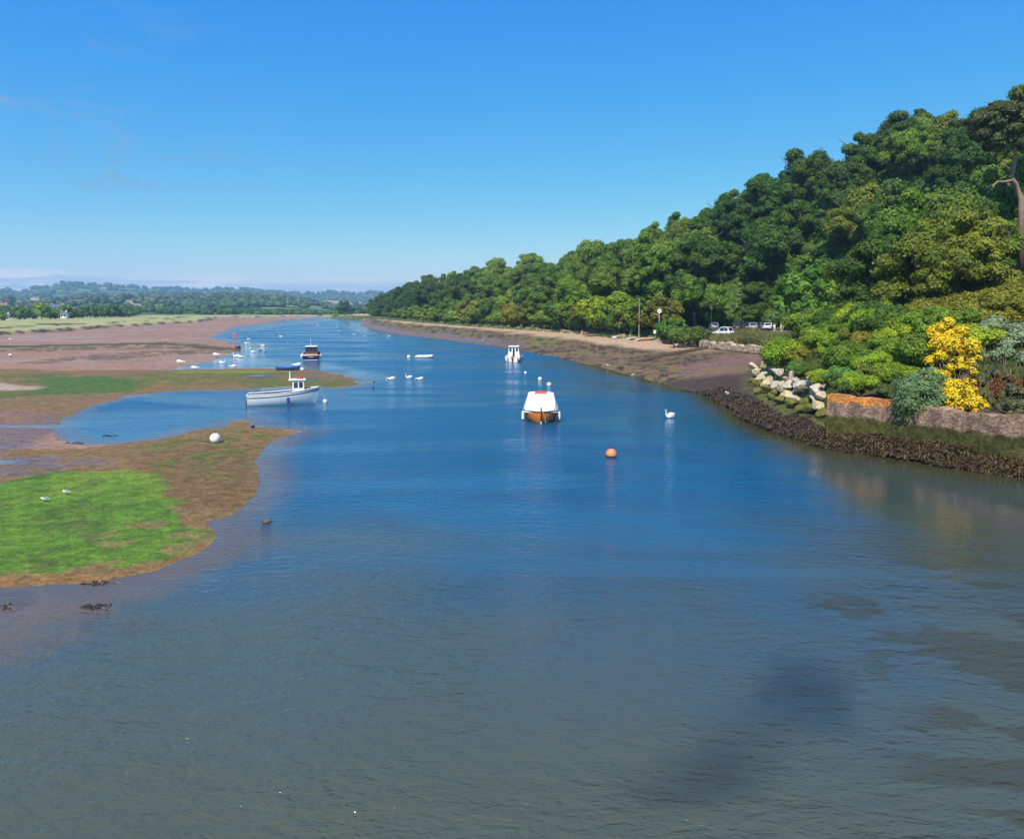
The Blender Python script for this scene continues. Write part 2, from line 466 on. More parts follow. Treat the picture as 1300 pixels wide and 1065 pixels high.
# ------------------------------------------------------------------ GROUND: one sheet to the horizon
def polar_grid(nc, dist):
    th = np.linspace(-radians(47), radians(47), nc)
    Dg, Tg = np.meshgrid(dist, th, indexing='ij')
    X = Dg * np.tan(Tg); Y = Dg
    nr = len(dist)
    i = np.arange(nr - 1)[:, None] * nc + np.arange(nc - 1)[None, :]
    Q = np.stack([i, i + 1, i + nc + 1, i + nc], -1).reshape(-1, 4)
    return X.ravel(), Y.ravel(), Q
PX = lambda pts: [G(*p) for p in pts]
def build_ground():
    dist = np.concatenate([[0.5, 4, 8], 1 / np.linspace(1 / 9.5, 1 / 760, 680), np.geomspace(790, 8400, 40)])
    x, y, Q = polar_grid(760, dist)
    L = land(x, y, True)
    z = L['z']
    sd, right, sm = L['sd'], L['right'], L['sm']
    n_a = fbm(x * 0.9, y * 0.9, 5, 51); n_b = fbm(x * 0.16, y * 0.16, 5, 61); n_c = fbm(x * 0.03, y * 0.10, 5, 71); n_d = fbm(x * 3.1, y * 3.1, 3, 81)
    C = np.zeros((len(x), 3)); wet = np.zeros(len(x)); rough = np.zeros(len(x))
    def put(mask, col, w=None, r=None):
        nonlocal C, wet, rough
        mk = np.clip(mask, 0, 1)[:, None]
        C = C * (1 - mk) + np.array(col) * mk
        if w is not None: wet = wet * (1 - mk[:, 0]) + w * mk[:, 0]
        if r is not None: rough = rough * (1 - mk[:, 0]) + r * mk[:, 0]
    def poly(pts, soft=1.0, noise=2.0, nn=None, z=0.3):
        P = [G(p[0], p[1], z) for p in pts]
        s = sdpoly(x, y, P) + ((n_b if nn is None else nn) - 0.5) * noise * 2
        return sst(-soft, soft, s)
    # mud
    C[:] = (0.32, 0.168, 0.088); wet[:] = 0.6; rough[:] = 0.25
    put(sst(0.45, 0.62, n_c), (0.33, 0.195, 0.120), .7)
    put(sst(0.58, 0.66, n_b) * 0.6, (0.235, 0.12, 0.07), 0.6)
    # olive weed streaks on the flats
    for pts, k in [([(40, 461), (200, 452), (300, 447), (310, 444), (296, 438), (180, 437), (60, 441), (-40, 446), (-40, 449), (150, 443), (250, 444), (180, 448), (30, 458)], 0.8)]:
        put(poly(pts, 2, 8) * k * sst(0.35, 0.55, n_a), (0.11, 0.085, 0.025), 0.3, 0.6)
    put(poly([(-40, 440), (100, 437), (200, 435), (308, 442), (300, 444), (200, 437.5), (90, 439.5), (-40, 443)], 0.8, 3), (0.09, 0.075, 0.022), 0.2, 0.7)
    # weed brown of the near banks
    weed = (0.20, 0.12, 0.038)
    put(poly([(-300, 470), (0, 468), (60, 470), (230, 468), (400, 466), (470, 478), (475, 495), (300, 502), (150, 512), (60, 540), (-300, 540)], 1.0, 2.0), weed, 0.35, 0.8)
    put(poly([(-300, 575), (0, 565), (110, 562), (300, 530), (400, 545), (360, 620), (330, 670), (250, 740), (-300, 790)], 0.8, 2), weed, 0.3, 0.8)
    # greens of the middle point
    gm = poly([(-100, 478), (60, 476), (150, 475), (250, 471), (400, 474), (446, 483), (440, 489), (300, 487), (220, 494), (150, 503), (110, 515), (60, 530), (-100, 520)], 1.2, 5)
    put(gm * sst(0.40, 0.55, 0.5 * n_a + 0.5 * n_b), (0.115, 0.125, 0.024), 0.2, 0.9)
    put(poly([(60, 482), (130, 478), (190, 484), (190, 492), (120, 505), (60, 515), (20, 505)], 1.5, 3), (0.078, 0.125, 0.022), 0.2, 0.9)
    put(poly([(220, 471), (330, 469.5), (345, 471), (240, 474)], 0.5, 2), (0.16, 0.22, 0.02), 0.2, 0.9)
    # the two small pools on the middle point
    for pts in [[(314, 476.5), (325, 475.5), (346, 476), (350, 479), (330, 480.5), (316, 480)], [(378, 479), (406, 478), (408, 480), (384, 481.5)], [(387, 473.5), (410, 472), (412, 474), (392, 475)]]:
        put(poly(pts, 0.15, 0.3), (0.10, 0.07, 0.05), 1.0, 0.0)
    # purple-brown mud and pale sand spit on the left
    put(poly([(-300, 530), (30, 518), (75, 522), (70, 560), (-20, 575), (-300, 570)], 1.0, 3), (0.165, 0.105, 0.08), 1.0, 0.3)
    put(poly([(-200, 486), (0, 486), (60, 491), (40, 494), (0, 495), (-200, 498)], 0.6, 1.0), (0.38, 0.27, 0.18), 0.2, 0.3)
    put(poly([(-60, 515), (60, 500), (110, 497), (160, 494), (180, 500), (120, 512), (40, 530), (-60, 545)], 1.2, 3) * 0.7, (0.24, 0.12, 0.05), 0.4, 0.7)
    put(poly([(-200, 592), (60, 578), (130, 580), (120, 590), (40, 606), (-200, 622)], 0.7, 2) * sst(0.45, 0.6, n_a), (0.14, 0.10, 0.09), 1.0, 0.2)
    put(poly([(200, 575), (330, 560), (350, 600), (320, 640), (270, 655), (200, 620)], 0.8, 3) * 0.8, (0.165, 0.095, 0.032), 0.3, 0.9)
    put(poly([(230, 560), (300, 545), (340, 548), (330, 600), (260, 590)], 1, 4) * sst(0.5, 0.6, n_a), (0.12, 0.125, 0.02), 0.2, 0.9)
    # bright green weed in the foreground
    al = poly([(-300, 640), (0, 613), (60, 601), (110, 595), (160, 594), (190, 597), (203, 612), (212, 625), (236, 652), (276, 668), (276, 677), (240, 690), (215, 700), (190, 703), (170, 712), (120, 708), (60, 719), (0, 715), (-300, 760)], 0.25, 0.9, n_a)
    put(al, (0.098, 0.180, 0.016), 0.15, 1.0)
    put(al * sst(0.5, 0.62, n_b), (0.155, 0.22, 0.020), 0.15, 1.0)
    put(al * sst(0.65, 0.71, n_d * .5 + n_a * .5) * .8, (0.19, 0.125, 0.045), 0.5, 0.9)
    put(al * sst(0.58, 0.68, n_a) * 0.5, (0.055, 0.10, 0.014), 0.15, 1.0)
    put(poly([(120, 700), (160, 660), (250, 655), (272, 672), (230, 690), (170, 700)], 0.3, 1, n_a) * sst(0.54, 0.62, n_a) * .7, (0.22, 0.16, 0.05), 0.3, 0.9)
    put(poly([(-300, 760), (0, 722), (140, 716), (215, 702), (270, 680), (285, 700), (200, 745), (-300, 800)], 0.3, 0.8, n_a) * 0.9, (0.24, 0.125, 0.035), 0.3, 0.9)
    # marsh and the meadows beyond
    put(sst(-1.0, 1.0, sm), (0.055, 0.04, 0.02), 0.1, 0.8)
    put(sst(2.5, 5, sm), (0.33, 0.33, 0.11), 0.0, 0.9)
    put(sst(2.5, 5, sm) * sst(0.48, 0.6, n_b), (0.42, 0.36, 0.15), 0.0, 0.9)
    s2 = sm + (n_c - 0.5) * 60
    put(sst(24, 27, s2) * (1 - sst(31, 34, s2)), (0.08, 0.05, 0.03), 0.1, 0.8)
    put(sst(120, 250, s2), (0.17, 0.23, 0.07), 0, 0.9)
    put(sst(1200, 1600, y), (0.05, 0.085, 0.035), 0, 0.9)
    # right side
    Rm = right.astype(float) * (L['sd'] > 0)
    dA = L['dA']; shore = Rm * (~L['iA'])
    f = sd / (sd + dA + 1e-6)
    put(Rm, (0.155, 0.095, 0.040), 0.35, 0.9)
    put(shore * sst(0.45, 0.6, n_b), (0.19, 0.125, 0.042), 0.3, 0.9)
    put(shore * sst(0.47, 0.56, 0.6 * n_a + 0.4 * n_b) * sst(90, 110, y) * sst(0.15, 0.3, f), (0.15, 0.145, 0.03), 0.2, 0.9)
    put(shore * sst(0.55, 0.62, n_a), (0.055, 0.038, 0.02), 0.3, 0.9)
    put(shore * poly([(870, 462), (920, 452), (985, 456), (960, 470), (940, 492), (900, 480), (870, 472)], 1.5, 4, z=0.8) * sst(0.38, 0.52, n_a), (0.20, 0.10, 0.07), 0.8, 0.4)
    put(shore * sst(140, 190, y) * (1 - sst(0.15, 0.3, f + (n_b - 0.5) * 0.5)), (0.17, 0.11, 0.085), 0.8, 0.4)
    put(shore * sst(115, 135, y) * (1 - sst(500, 600, y)) * sst(0.56, 0.70, f + (n_b - 0.5) * 0.25 - .12 * sst(160, 260, y)), (0.46, 0.31, 0.175), 0.0, 0.3)
    put(shore * (1 - sst(78, 84, y)) * 1.0, (0.065, 0.042, 0.022), 0.3, 1.0)
    put(shore * (1 - sst(62, 90, y)) * (1 - sst(.9, 1.6, dA)) * sst(0.35, 0.5, n_a), (0.10, 0.105, 0.02), 0.2, 1.0)
    up = Rm * L['iA']
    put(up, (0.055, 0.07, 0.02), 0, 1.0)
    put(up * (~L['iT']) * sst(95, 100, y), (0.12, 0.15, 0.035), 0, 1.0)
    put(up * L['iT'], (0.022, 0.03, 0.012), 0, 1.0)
    # water bed
    put((sd < 0).astype(float), (0.09, 0.07, 0.045), 0.3, 0.3)
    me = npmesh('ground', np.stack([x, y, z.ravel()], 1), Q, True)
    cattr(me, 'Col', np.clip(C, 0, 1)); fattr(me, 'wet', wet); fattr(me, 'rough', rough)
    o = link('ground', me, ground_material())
    setp(o, kind='structure')
    return L
build_ground()

# ------------------------------------------------------------------ WATER
def build_water():
    m = bpy.data.materials.new('estuary_water'); m.use_nodes = True
    nt = m.node_tree; nd, lk = nt.nodes, nt.links; b = nd['Principled BSDF']
    b.inputs['IOR'].default_value = 1.333
    b.inputs['Specular IOR Level'].default_value = 0.5
    b.inputs['Roughness'].default_value = 0.04
    t = N(nd, 'ShaderNodeTexCoord')
    ca = N(nd, 'ShaderNodeVertexColor', layer_name='Col')
    lk.new(ca.outputs[0], b.inputs['Base Color'])
    at_ = N(nd, 'ShaderNodeAttribute', attribute_name='chop')
    def noise(sx, sy, rot, detail, scale=1.0, dist=0.0):
        mp = N(nd, 'ShaderNodeMapping'); mp.inputs['Scale'].default_value = (sx, sy, 1); mp.inputs['Rotation'].default_value = (0, 0, rot)
        lk.new(t.outputs['Object'], mp.inputs[0])
        n = N(nd, 'ShaderNodeTexNoise', i_Scale=scale, i_Detail=detail, i_Roughness=0.55, i_Distortion=dist)
        lk.new(mp.outputs[0], n.inputs['Vector']); return n.outputs['Fac']
    a = noise(1.6, 3.6, 0.25, 3.0, dist=0.5)
    c = noise(5.0, 10.0, -0.15, 2.0, dist=0.4)
    e = noise(0.35, 0.8, 0.4, 2.0)
    h = M(nd, lk, 'ADD', M(nd, lk, 'MULTIPLY', a, 1.0), M(nd, lk, 'MULTIPLY', c, 0.34))
    h = M(nd, lk, 'ADD', h, M(nd, lk, 'MULTIPLY', e, 1.2))
    # gust patches: wind ruffles some areas more than others
    gp = noise(0.035, 0.11, 0.1, 5.0, dist=1.0)
    gust = ramp(nd, lk, gp, 0.38, 0.60, 0.35, 1.2)
    st = M(nd, lk, 'MULTIPLY', gust, at_.outputs['Fac'])
    ro = N(nd, 'ShaderNodeAttribute', attribute_name='rough')
    rr = M(nd, lk, 'MULTIPLY_ADD', M(nd, lk, 'MULTIPLY', st, ro.outputs['Fac']), 0.22, 0.02)
    lk.new(rr, b.inputs['Roughness'])
    bp = N(nd, 'ShaderNodeBump'); bp.inputs['Distance'].default_value = 0.095
    lk.new(st, bp.inputs['Strength']); lk.new(h, bp.inputs['Height']); lk.new(bp.outputs[0], b.inputs['Normal'])
    dist = np.concatenate([[0.5, 4, 8], 1 / np.linspace(1 / 9.5, 1 / 760, 380), [800, 900]])
    x, y, Q = polar_grid(420, dist)
    L = land(x, y, True); sd = L['sd']; depth = -sd
    n_a = fbm(x * 0.5, y * 0.5, 4, 151); n_b = fbm(x * 0.15, y * 0.2, 4, 161)
    deep = np.array([0.074, 0.084, 0.054])
    k_ = sst(10, 38, np.hypot(x, y) + (n_b - .5) * 16)[:, None]
    C = deep * (1 - k_) + np.array([0.004, 0.080, 0.165]) * k_      # blue of the reflected sky painted into the base colour further out
    def put(mk, col):
        nonlocal C
        mk = np.clip(mk, 0, 1)[:, None]; C = C * (1 - mk) + np.array(col) * mk
    Rt = L['side'].astype(float)
    # shallows: the mud bed shows through near the left bank
    put((1 - sst(0.1, 2.4, depth + (n_b - 0.5) * 2)) * (1 - Rt) * .8, (0.12, 0.075, 0.045))
    P = PX([(-400, 740), (100, 742), (240, 710), (270, 730), (200, 765), (110, 795), (20, 850), (-400, 900)])
    put(sst(-1.2, 0.8, sdpoly(x, y, P) + (n_a - 0.5) * 5 + (n_b - .5) * 3) * 0.8, (0.135, 0.088, 0.052))
    put(sst(0.57, 0.64, n_a) * sst(-1.0, 0.5, sdpoly(x, y, P) + 1) * 0.35, (0.04, 0.04, 0.04))
    put((1 - sst(0.2, 3.5, depth + (n_b - 0.5) * 2)) * Rt * (y < 110), (0.05, 0.045, 0.015))
    P = PX([(990, 556), (1300, 612), (1600, 680), (1600, 800), (1300, 760), (1180, 715), (1080, 640), (1000, 580)])
    put(sst(-2.0, 1.5, sdpoly(x, y, P) + (n_a - .5) * 3) * .8, (0.050, 0.050, 0.020))  # olive reflection of the right bank painted into the water colour
    # weed streaks under the water at lower right
    P = PX([(1000, 760), (1150, 700), (1500, 720), (1500, 1100), (1080, 1100), (1150, 900)])
    nw = fbm(x * 0.55 + y * 0.25, y * 1.3, 4, 171)
    put(sst(-0.5, 1, sdpoly(x, y, P)) * sst(0.52, 0.60, nw) * 0.6, (0.045, 0.045, 0.022))
    # soft diagonal shadow streak painted into the water colour at lower right
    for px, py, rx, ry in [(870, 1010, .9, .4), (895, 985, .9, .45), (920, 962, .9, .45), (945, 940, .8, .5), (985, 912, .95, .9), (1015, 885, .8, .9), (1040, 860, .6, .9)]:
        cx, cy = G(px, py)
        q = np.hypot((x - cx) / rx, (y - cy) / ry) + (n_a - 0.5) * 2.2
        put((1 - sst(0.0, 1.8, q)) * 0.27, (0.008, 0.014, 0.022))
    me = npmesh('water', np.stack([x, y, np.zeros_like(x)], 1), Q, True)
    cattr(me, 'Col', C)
    calm = np.ones(len(x))
    P = PX([(40, 545), (110, 525), (240, 522), (330, 524), (420, 540), (400, 552), (330, 600), (340, 650), (290, 740), (0, 780), (-300, 790), (0, 740), (300, 640), (320, 560), (380, 549), (315, 533), (240, 560), (110, 570)])
    calm = calm - 0.72 * sst(-1.0, 1.5, sdpoly(x, y, P) + (n_b - 0.5) * 5)
    P = PX([(200, 470), (270, 456), (305, 436), (270, 428), (310, 433), (345, 436), (340, 448), (330, 456), (420, 460), (480, 470), (500, 480), (470, 492), (440, 480), (400, 468)])
    calm = calm - 0.8 * sst(-1.0, 1.5, sdpoly(x, y, P) + (n_b - 0.5) * 5)
    calm = np.where(depth < 1.0, np.minimum(calm, 0.35 + 0.4 * depth), calm)
    P = PX([(438, 408), (460, 412), (480, 418), (560, 428), (560, 432), (470, 423), (430, 412)])
    calm = calm - 0.70 * sst(-2.0, 3, sdpoly(x, y, P) + (n_b - 0.5) * 14)
    P = PX([(330, 412), (400, 406), (430, 404), (420, 407), (360, 414), (285, 424), (275, 424)])
    calm = calm - 0.70 * sst(-2.0, 3, sdpoly(x, y, P) + (n_b - 0.5) * 14)
    # the lee of the right bank is calmer
    calm = calm - 0.5 * (1 - sst(4, 16, depth + (n_b - .5) * 8)) * Rt * (y < 120)
    # slicks: smoother water at centre right and under the near bank
    for pts, k_, w_ in [([(770, 585), (880, 590), (960, 640), (1010, 685), (1090, 740), (980, 775), (880, 720), (800, 660)], .55, 3.0),
                        ([(985, 553), (1300, 610), (1600, 690), (1500, 790), (1300, 770), (1150, 725), (1050, 640)], .5, 3.0)]:
        P = PX(pts); calm = calm - k_ * sst(-1.5, 1.5, sdpoly(x, y, P) + (n_b - .5) * w_ + (n_a - .5) * 3)
    dd = np.hypot(x, y)
    fattr(me, 'rough', 0.25 + 0.75 * sst(10, 60, dd))     # open water further up the reach is choppier
    fattr(me, 'chop', np.clip(calm, 0.12, 1) )
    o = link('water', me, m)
    setp(o, kind='structure')
build_water()

# ------------------------------------------------------------------ foliage
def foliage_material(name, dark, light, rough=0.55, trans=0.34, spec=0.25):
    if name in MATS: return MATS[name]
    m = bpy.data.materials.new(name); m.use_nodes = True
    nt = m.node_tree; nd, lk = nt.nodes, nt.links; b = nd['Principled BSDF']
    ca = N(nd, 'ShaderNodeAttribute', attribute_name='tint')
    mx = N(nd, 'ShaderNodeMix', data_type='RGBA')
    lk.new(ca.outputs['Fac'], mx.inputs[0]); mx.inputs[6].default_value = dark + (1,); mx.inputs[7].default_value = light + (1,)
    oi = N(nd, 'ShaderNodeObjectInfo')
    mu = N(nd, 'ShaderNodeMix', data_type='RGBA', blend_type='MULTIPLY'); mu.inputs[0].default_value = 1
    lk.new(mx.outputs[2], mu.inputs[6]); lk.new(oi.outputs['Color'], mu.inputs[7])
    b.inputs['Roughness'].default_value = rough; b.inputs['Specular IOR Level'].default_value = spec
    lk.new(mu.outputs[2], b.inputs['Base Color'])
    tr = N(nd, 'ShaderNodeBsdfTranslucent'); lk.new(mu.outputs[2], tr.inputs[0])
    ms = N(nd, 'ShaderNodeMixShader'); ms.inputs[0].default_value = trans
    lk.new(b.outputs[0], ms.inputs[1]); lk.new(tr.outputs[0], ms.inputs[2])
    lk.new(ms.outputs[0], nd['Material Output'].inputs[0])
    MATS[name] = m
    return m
GREEN = foliage_material('green_foliage', (0.058, 0.112, 0.014), (0.25, 0.34, 0.042))
BARK = mat('bark', (0.13, 0.10, 0.075), rough=0.9, spec=0.1, var=0.3, vscale=2, bump=0.4, bscale=8)
PBARK = mat('pine_bark', (0.30, 0.20, 0.15), rough=0.9, spec=0.1, var=0.3, vscale=2, bump=0.5, bscale=6)

def clumps_mesh(name, rng, cl, nleaf, ls, mt, core=0.80, elong=1.5, flat=0.0, up=0.25, density_by_size=True, tvar=0.35, leaftri=False):
    """cl: array of clumps x y z rx ry rz. Leaves are small tilted quads over each clump, round a lumpy inner mass."""
    cl = np.asarray(cl, float)
    V = []; Q = []; Tn = []; off = 0
    area = (cl[:, 3] * cl[:, 4]) ; w = area / area.mean() if density_by_size else np.ones(len(cl))
    for c, wt in zip(cl, w):
        n = max(8, int(nleaf * wt))
        d = rng.normal(size=(n, 3)); d[:, 2] += up; d /= np.linalg.norm(d, axis=1)[:, None]
        rad = 0.70 + 0.42 * rng.random(n) ** 0.8
        # small lumps on the clump, so the surface is uneven
        lump = 1 + 0.22 * np.sin(d[:, 0] * 7 + c[0] * 3) * np.sin(d[:, 1] * 6 + c[1] * 5) * np.sin(d[:, 2] * 7 + c[2])
        p = c[:3] + d * (rad * lump)[:, None] * c[3:6]
        # drop leaves that lie deep inside another clump
        keep = np.ones(n, bool)
        for e in cl:
            q = ((p - e[:3]) / e[3:6]); keep &= (q * q).sum(1) > 0.42
        p = p[keep]; d = d[keep]; n = len(p)
        if n == 0: continue
        nn = d + rng.normal(size=(n, 3)) * 0.42; nn[:, 2] += 0.12
        if flat: nn[:, 2] += flat
        nn /= np.linalg.norm(nn, axis=1)[:, None]
        a = np.cross(nn, rng.normal(size=(n, 3))); a /= np.linalg.norm(a, axis=1)[:, None] + 1e-9
        b = np.cross(nn, a)
        s = ls * (0.55 + 0.9 * rng.random(n))
        a = a * (s * elong * 0.5)[:, None]; b = b * (s * 0.5)[:, None]
        V.append(np.stack([p - a, p - b * 0.9, p + a, p + b], 1).reshape(-1, 3))
        i = off + np.arange(n)[:, None] * 4 + np.arange(4)[None, :]
        Q.append(i); off += n * 4
        ct = rng.random() * 0.5
        t = np.clip(ct + rng.random(n) * tvar + 0.10, 0, 1)
        Tn.append(np.repeat(t, 4))
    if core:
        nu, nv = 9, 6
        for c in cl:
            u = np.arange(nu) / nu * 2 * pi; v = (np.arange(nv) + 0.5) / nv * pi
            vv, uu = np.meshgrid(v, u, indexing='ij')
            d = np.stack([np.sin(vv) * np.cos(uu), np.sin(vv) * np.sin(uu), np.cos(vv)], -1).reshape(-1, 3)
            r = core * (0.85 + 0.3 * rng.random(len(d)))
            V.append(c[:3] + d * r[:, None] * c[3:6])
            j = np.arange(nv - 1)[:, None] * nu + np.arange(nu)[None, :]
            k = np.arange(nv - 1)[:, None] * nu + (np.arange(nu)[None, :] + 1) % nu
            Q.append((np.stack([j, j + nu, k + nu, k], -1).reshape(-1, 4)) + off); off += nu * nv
            Tn.append(np.clip(rng.random(nu * nv) * 0.35, 0, 1))  # darker inner mass: shade inside each clump put into the tint
    me = npmesh(name, np.concatenate(V), np.concatenate(Q))
    fattr(me, 'tint', np.concatenate(Tn))
    me.materials.append(mt)
    return me

def crown_clumps(rng, R, H, n, zc, rs=(0.20, 0.36), fill=0.3, zflat=1.0, low=-0.35, lobes=0):
    if lobes:                       # an uneven crown: several leaning lobes, each with its own clumps
        out = []
        for k in range(lobes):
            a = 2 * pi * (k + rng.random() * .8) / max(1, lobes - 1); q = 0 if k == 0 else R * rng.uniform(.38, .62)
            r = R * (rng.uniform(.50, .62) if k == 0 else rng.uniform(.34, .52))
            zz = zc + (H * .20 if k == 0 else H * rng.uniform(-.30, .16))
            hh = 2 * r * rng.uniform(.8, 1.15) * H / (2 * R) * 1.05
            c = crown_clumps(rng, r, hh, max(5, int(n / lobes)), zz, (rs[0] * 1.35, rs[1] * 1.45), .15, zflat, low - .25)
            c[:, 0] += cos(a) * q; c[:, 1] += sin(a) * q
            out.append(c)
        return np.concatenate(out)
    """Clumps spread over a rough dome of radius R and height H centred at zc."""
    cl = []
    k = 0
    while len(cl) < n and k < 4000:
        k += 1
        d = rng.normal(size=3); d /= np.linalg.norm(d)
        if d[2] < low: continue
        r = (0.62 + 0.22 * rng.random()) if rng.random() > fill else 0.15 + 0.4 * rng.random()
        rc = R * (rs[0] + (rs[1] - rs[0]) * rng.random())
        p = np.array([d[0] * r * R, d[1] * r * R, zc + d[2] * r * H / 2])
        if any(np.linalg.norm((p - q[:3]) / np.array([1, 1, 1])) < 0.55 * (rc + q[3]) * 0.75 for q in cl): continue
        cl.append(np.array([*p, rc, rc * (0.85 + 0.3 * rng.random()), rc * zflat * (0.65 + 0.25 * rng.random())]))
    return np.array(cl)

def trunk_mb(rng, h, r, lean=0.06, limbs=5, cr=3.0, top=0.75):
    m = MB()
    lx, ly = rng.normal() * lean * h, rng.normal() * lean * h
    pts = [(0, 0, -0.8), (0, 0, 0), (lx * .3, ly * .3, h * .35), (lx * .7, ly * .7, h * .6), (lx, ly, h * top)]
    m.tube(pts, [r * 1.5, r * 1.15, r * .85, r * .6, r * .25], 9)
    for k in range(limbs):
        a = 2 * pi * (k + rng.random() * .6) / limbs; z0 = h * (0.3 + 0.3 * rng.random()); f = z0 / (h * top)
        bx, by = lx * f, ly * f
        L = cr * (0.5 + 0.3 * rng.random())
        m.tube([(bx, by, z0), (bx + cos(a) * L * .5, by + sin(a) * L * .5, z0 + h * .14), (bx + cos(a) * L, by + sin(a) * L, z0 + h * .3)], [r * .5, r * .32, r * .12], 7)
    return m

def make_tree(name, seed, h, R, n=26, nleaf=150, ls=0.38, mt=GREEN, base=0.22, rs=(0.19, 0.34), bark=BARK, r=0.28, **kw):
    rng = np.random.default_rng(seed)
    root = empty(name, (0, 0, 0))
    trunk_mb(rng, h, r, cr=R).build('trunk', bark, root, smooth=True)
    H = h * (1 - base)
    cl = crown_clumps(rng, R, H, n, h * base + H / 2, rs, **kw)
    cl[:, 2] = np.minimum(cl[:, 2], h - cl[:, 5])
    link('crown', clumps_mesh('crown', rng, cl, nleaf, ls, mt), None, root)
    return root
def tint_crown(t, col):
    for k in COL_CH(t): k.color = tuple(col) + (1,)
def COL_CH(o): return [k for k in bpy.data.objects if k.parent == o]

def placed(src, loc, rz=0, scale=1, col=None, label=None, cat=None, group=None, first=set()):
    """Copy a source thing with its parts; the source itself becomes the first one placed."""
    if src.name not in first:
        first.add(src.name); reg(src); o = src; kids = KIDS[src.name]
        o.location = loc; o.rotation_euler = (0, 0, rz); o.scale = scale if hasattr(scale, '__len__') else (scale,) * 3
    else:
        o = src.copy(); COL.objects.link(o); kids = []
        o.location = loc; o.rotation_euler = (0, 0, rz); o.scale = scale if hasattr(scale, '__len__') else (scale,) * 3
        def rec(s, d, top):
            for k in KIDS[s.name]:
                c = k.copy(); COL.objects.link(c); c.parent = d
                if top: kids.append(c)
                rec(k, c, False)
        rec(src, o, True)
        for key in ('label', 'group'):
            if key in o: del o[key]
    if col is not None:
        for k in kids:
            if k.name.split('.')[0] in ('crown', 'foliage', 'blossom'): k.color = tuple(col) + (1,)
    setp(o, label, cat, group)
    return o

ORD = ['first', 'second', 'third', 'fourth', 'fifth', 'sixth', 'seventh', 'eighth', 'ninth', 'tenth', 'eleventh', 'twelfth', 'thirteenth', 'fourteenth', 'fifteenth', 'sixteenth', 'seventeenth', 'eighteenth', 'nineteenth', 'twentieth']

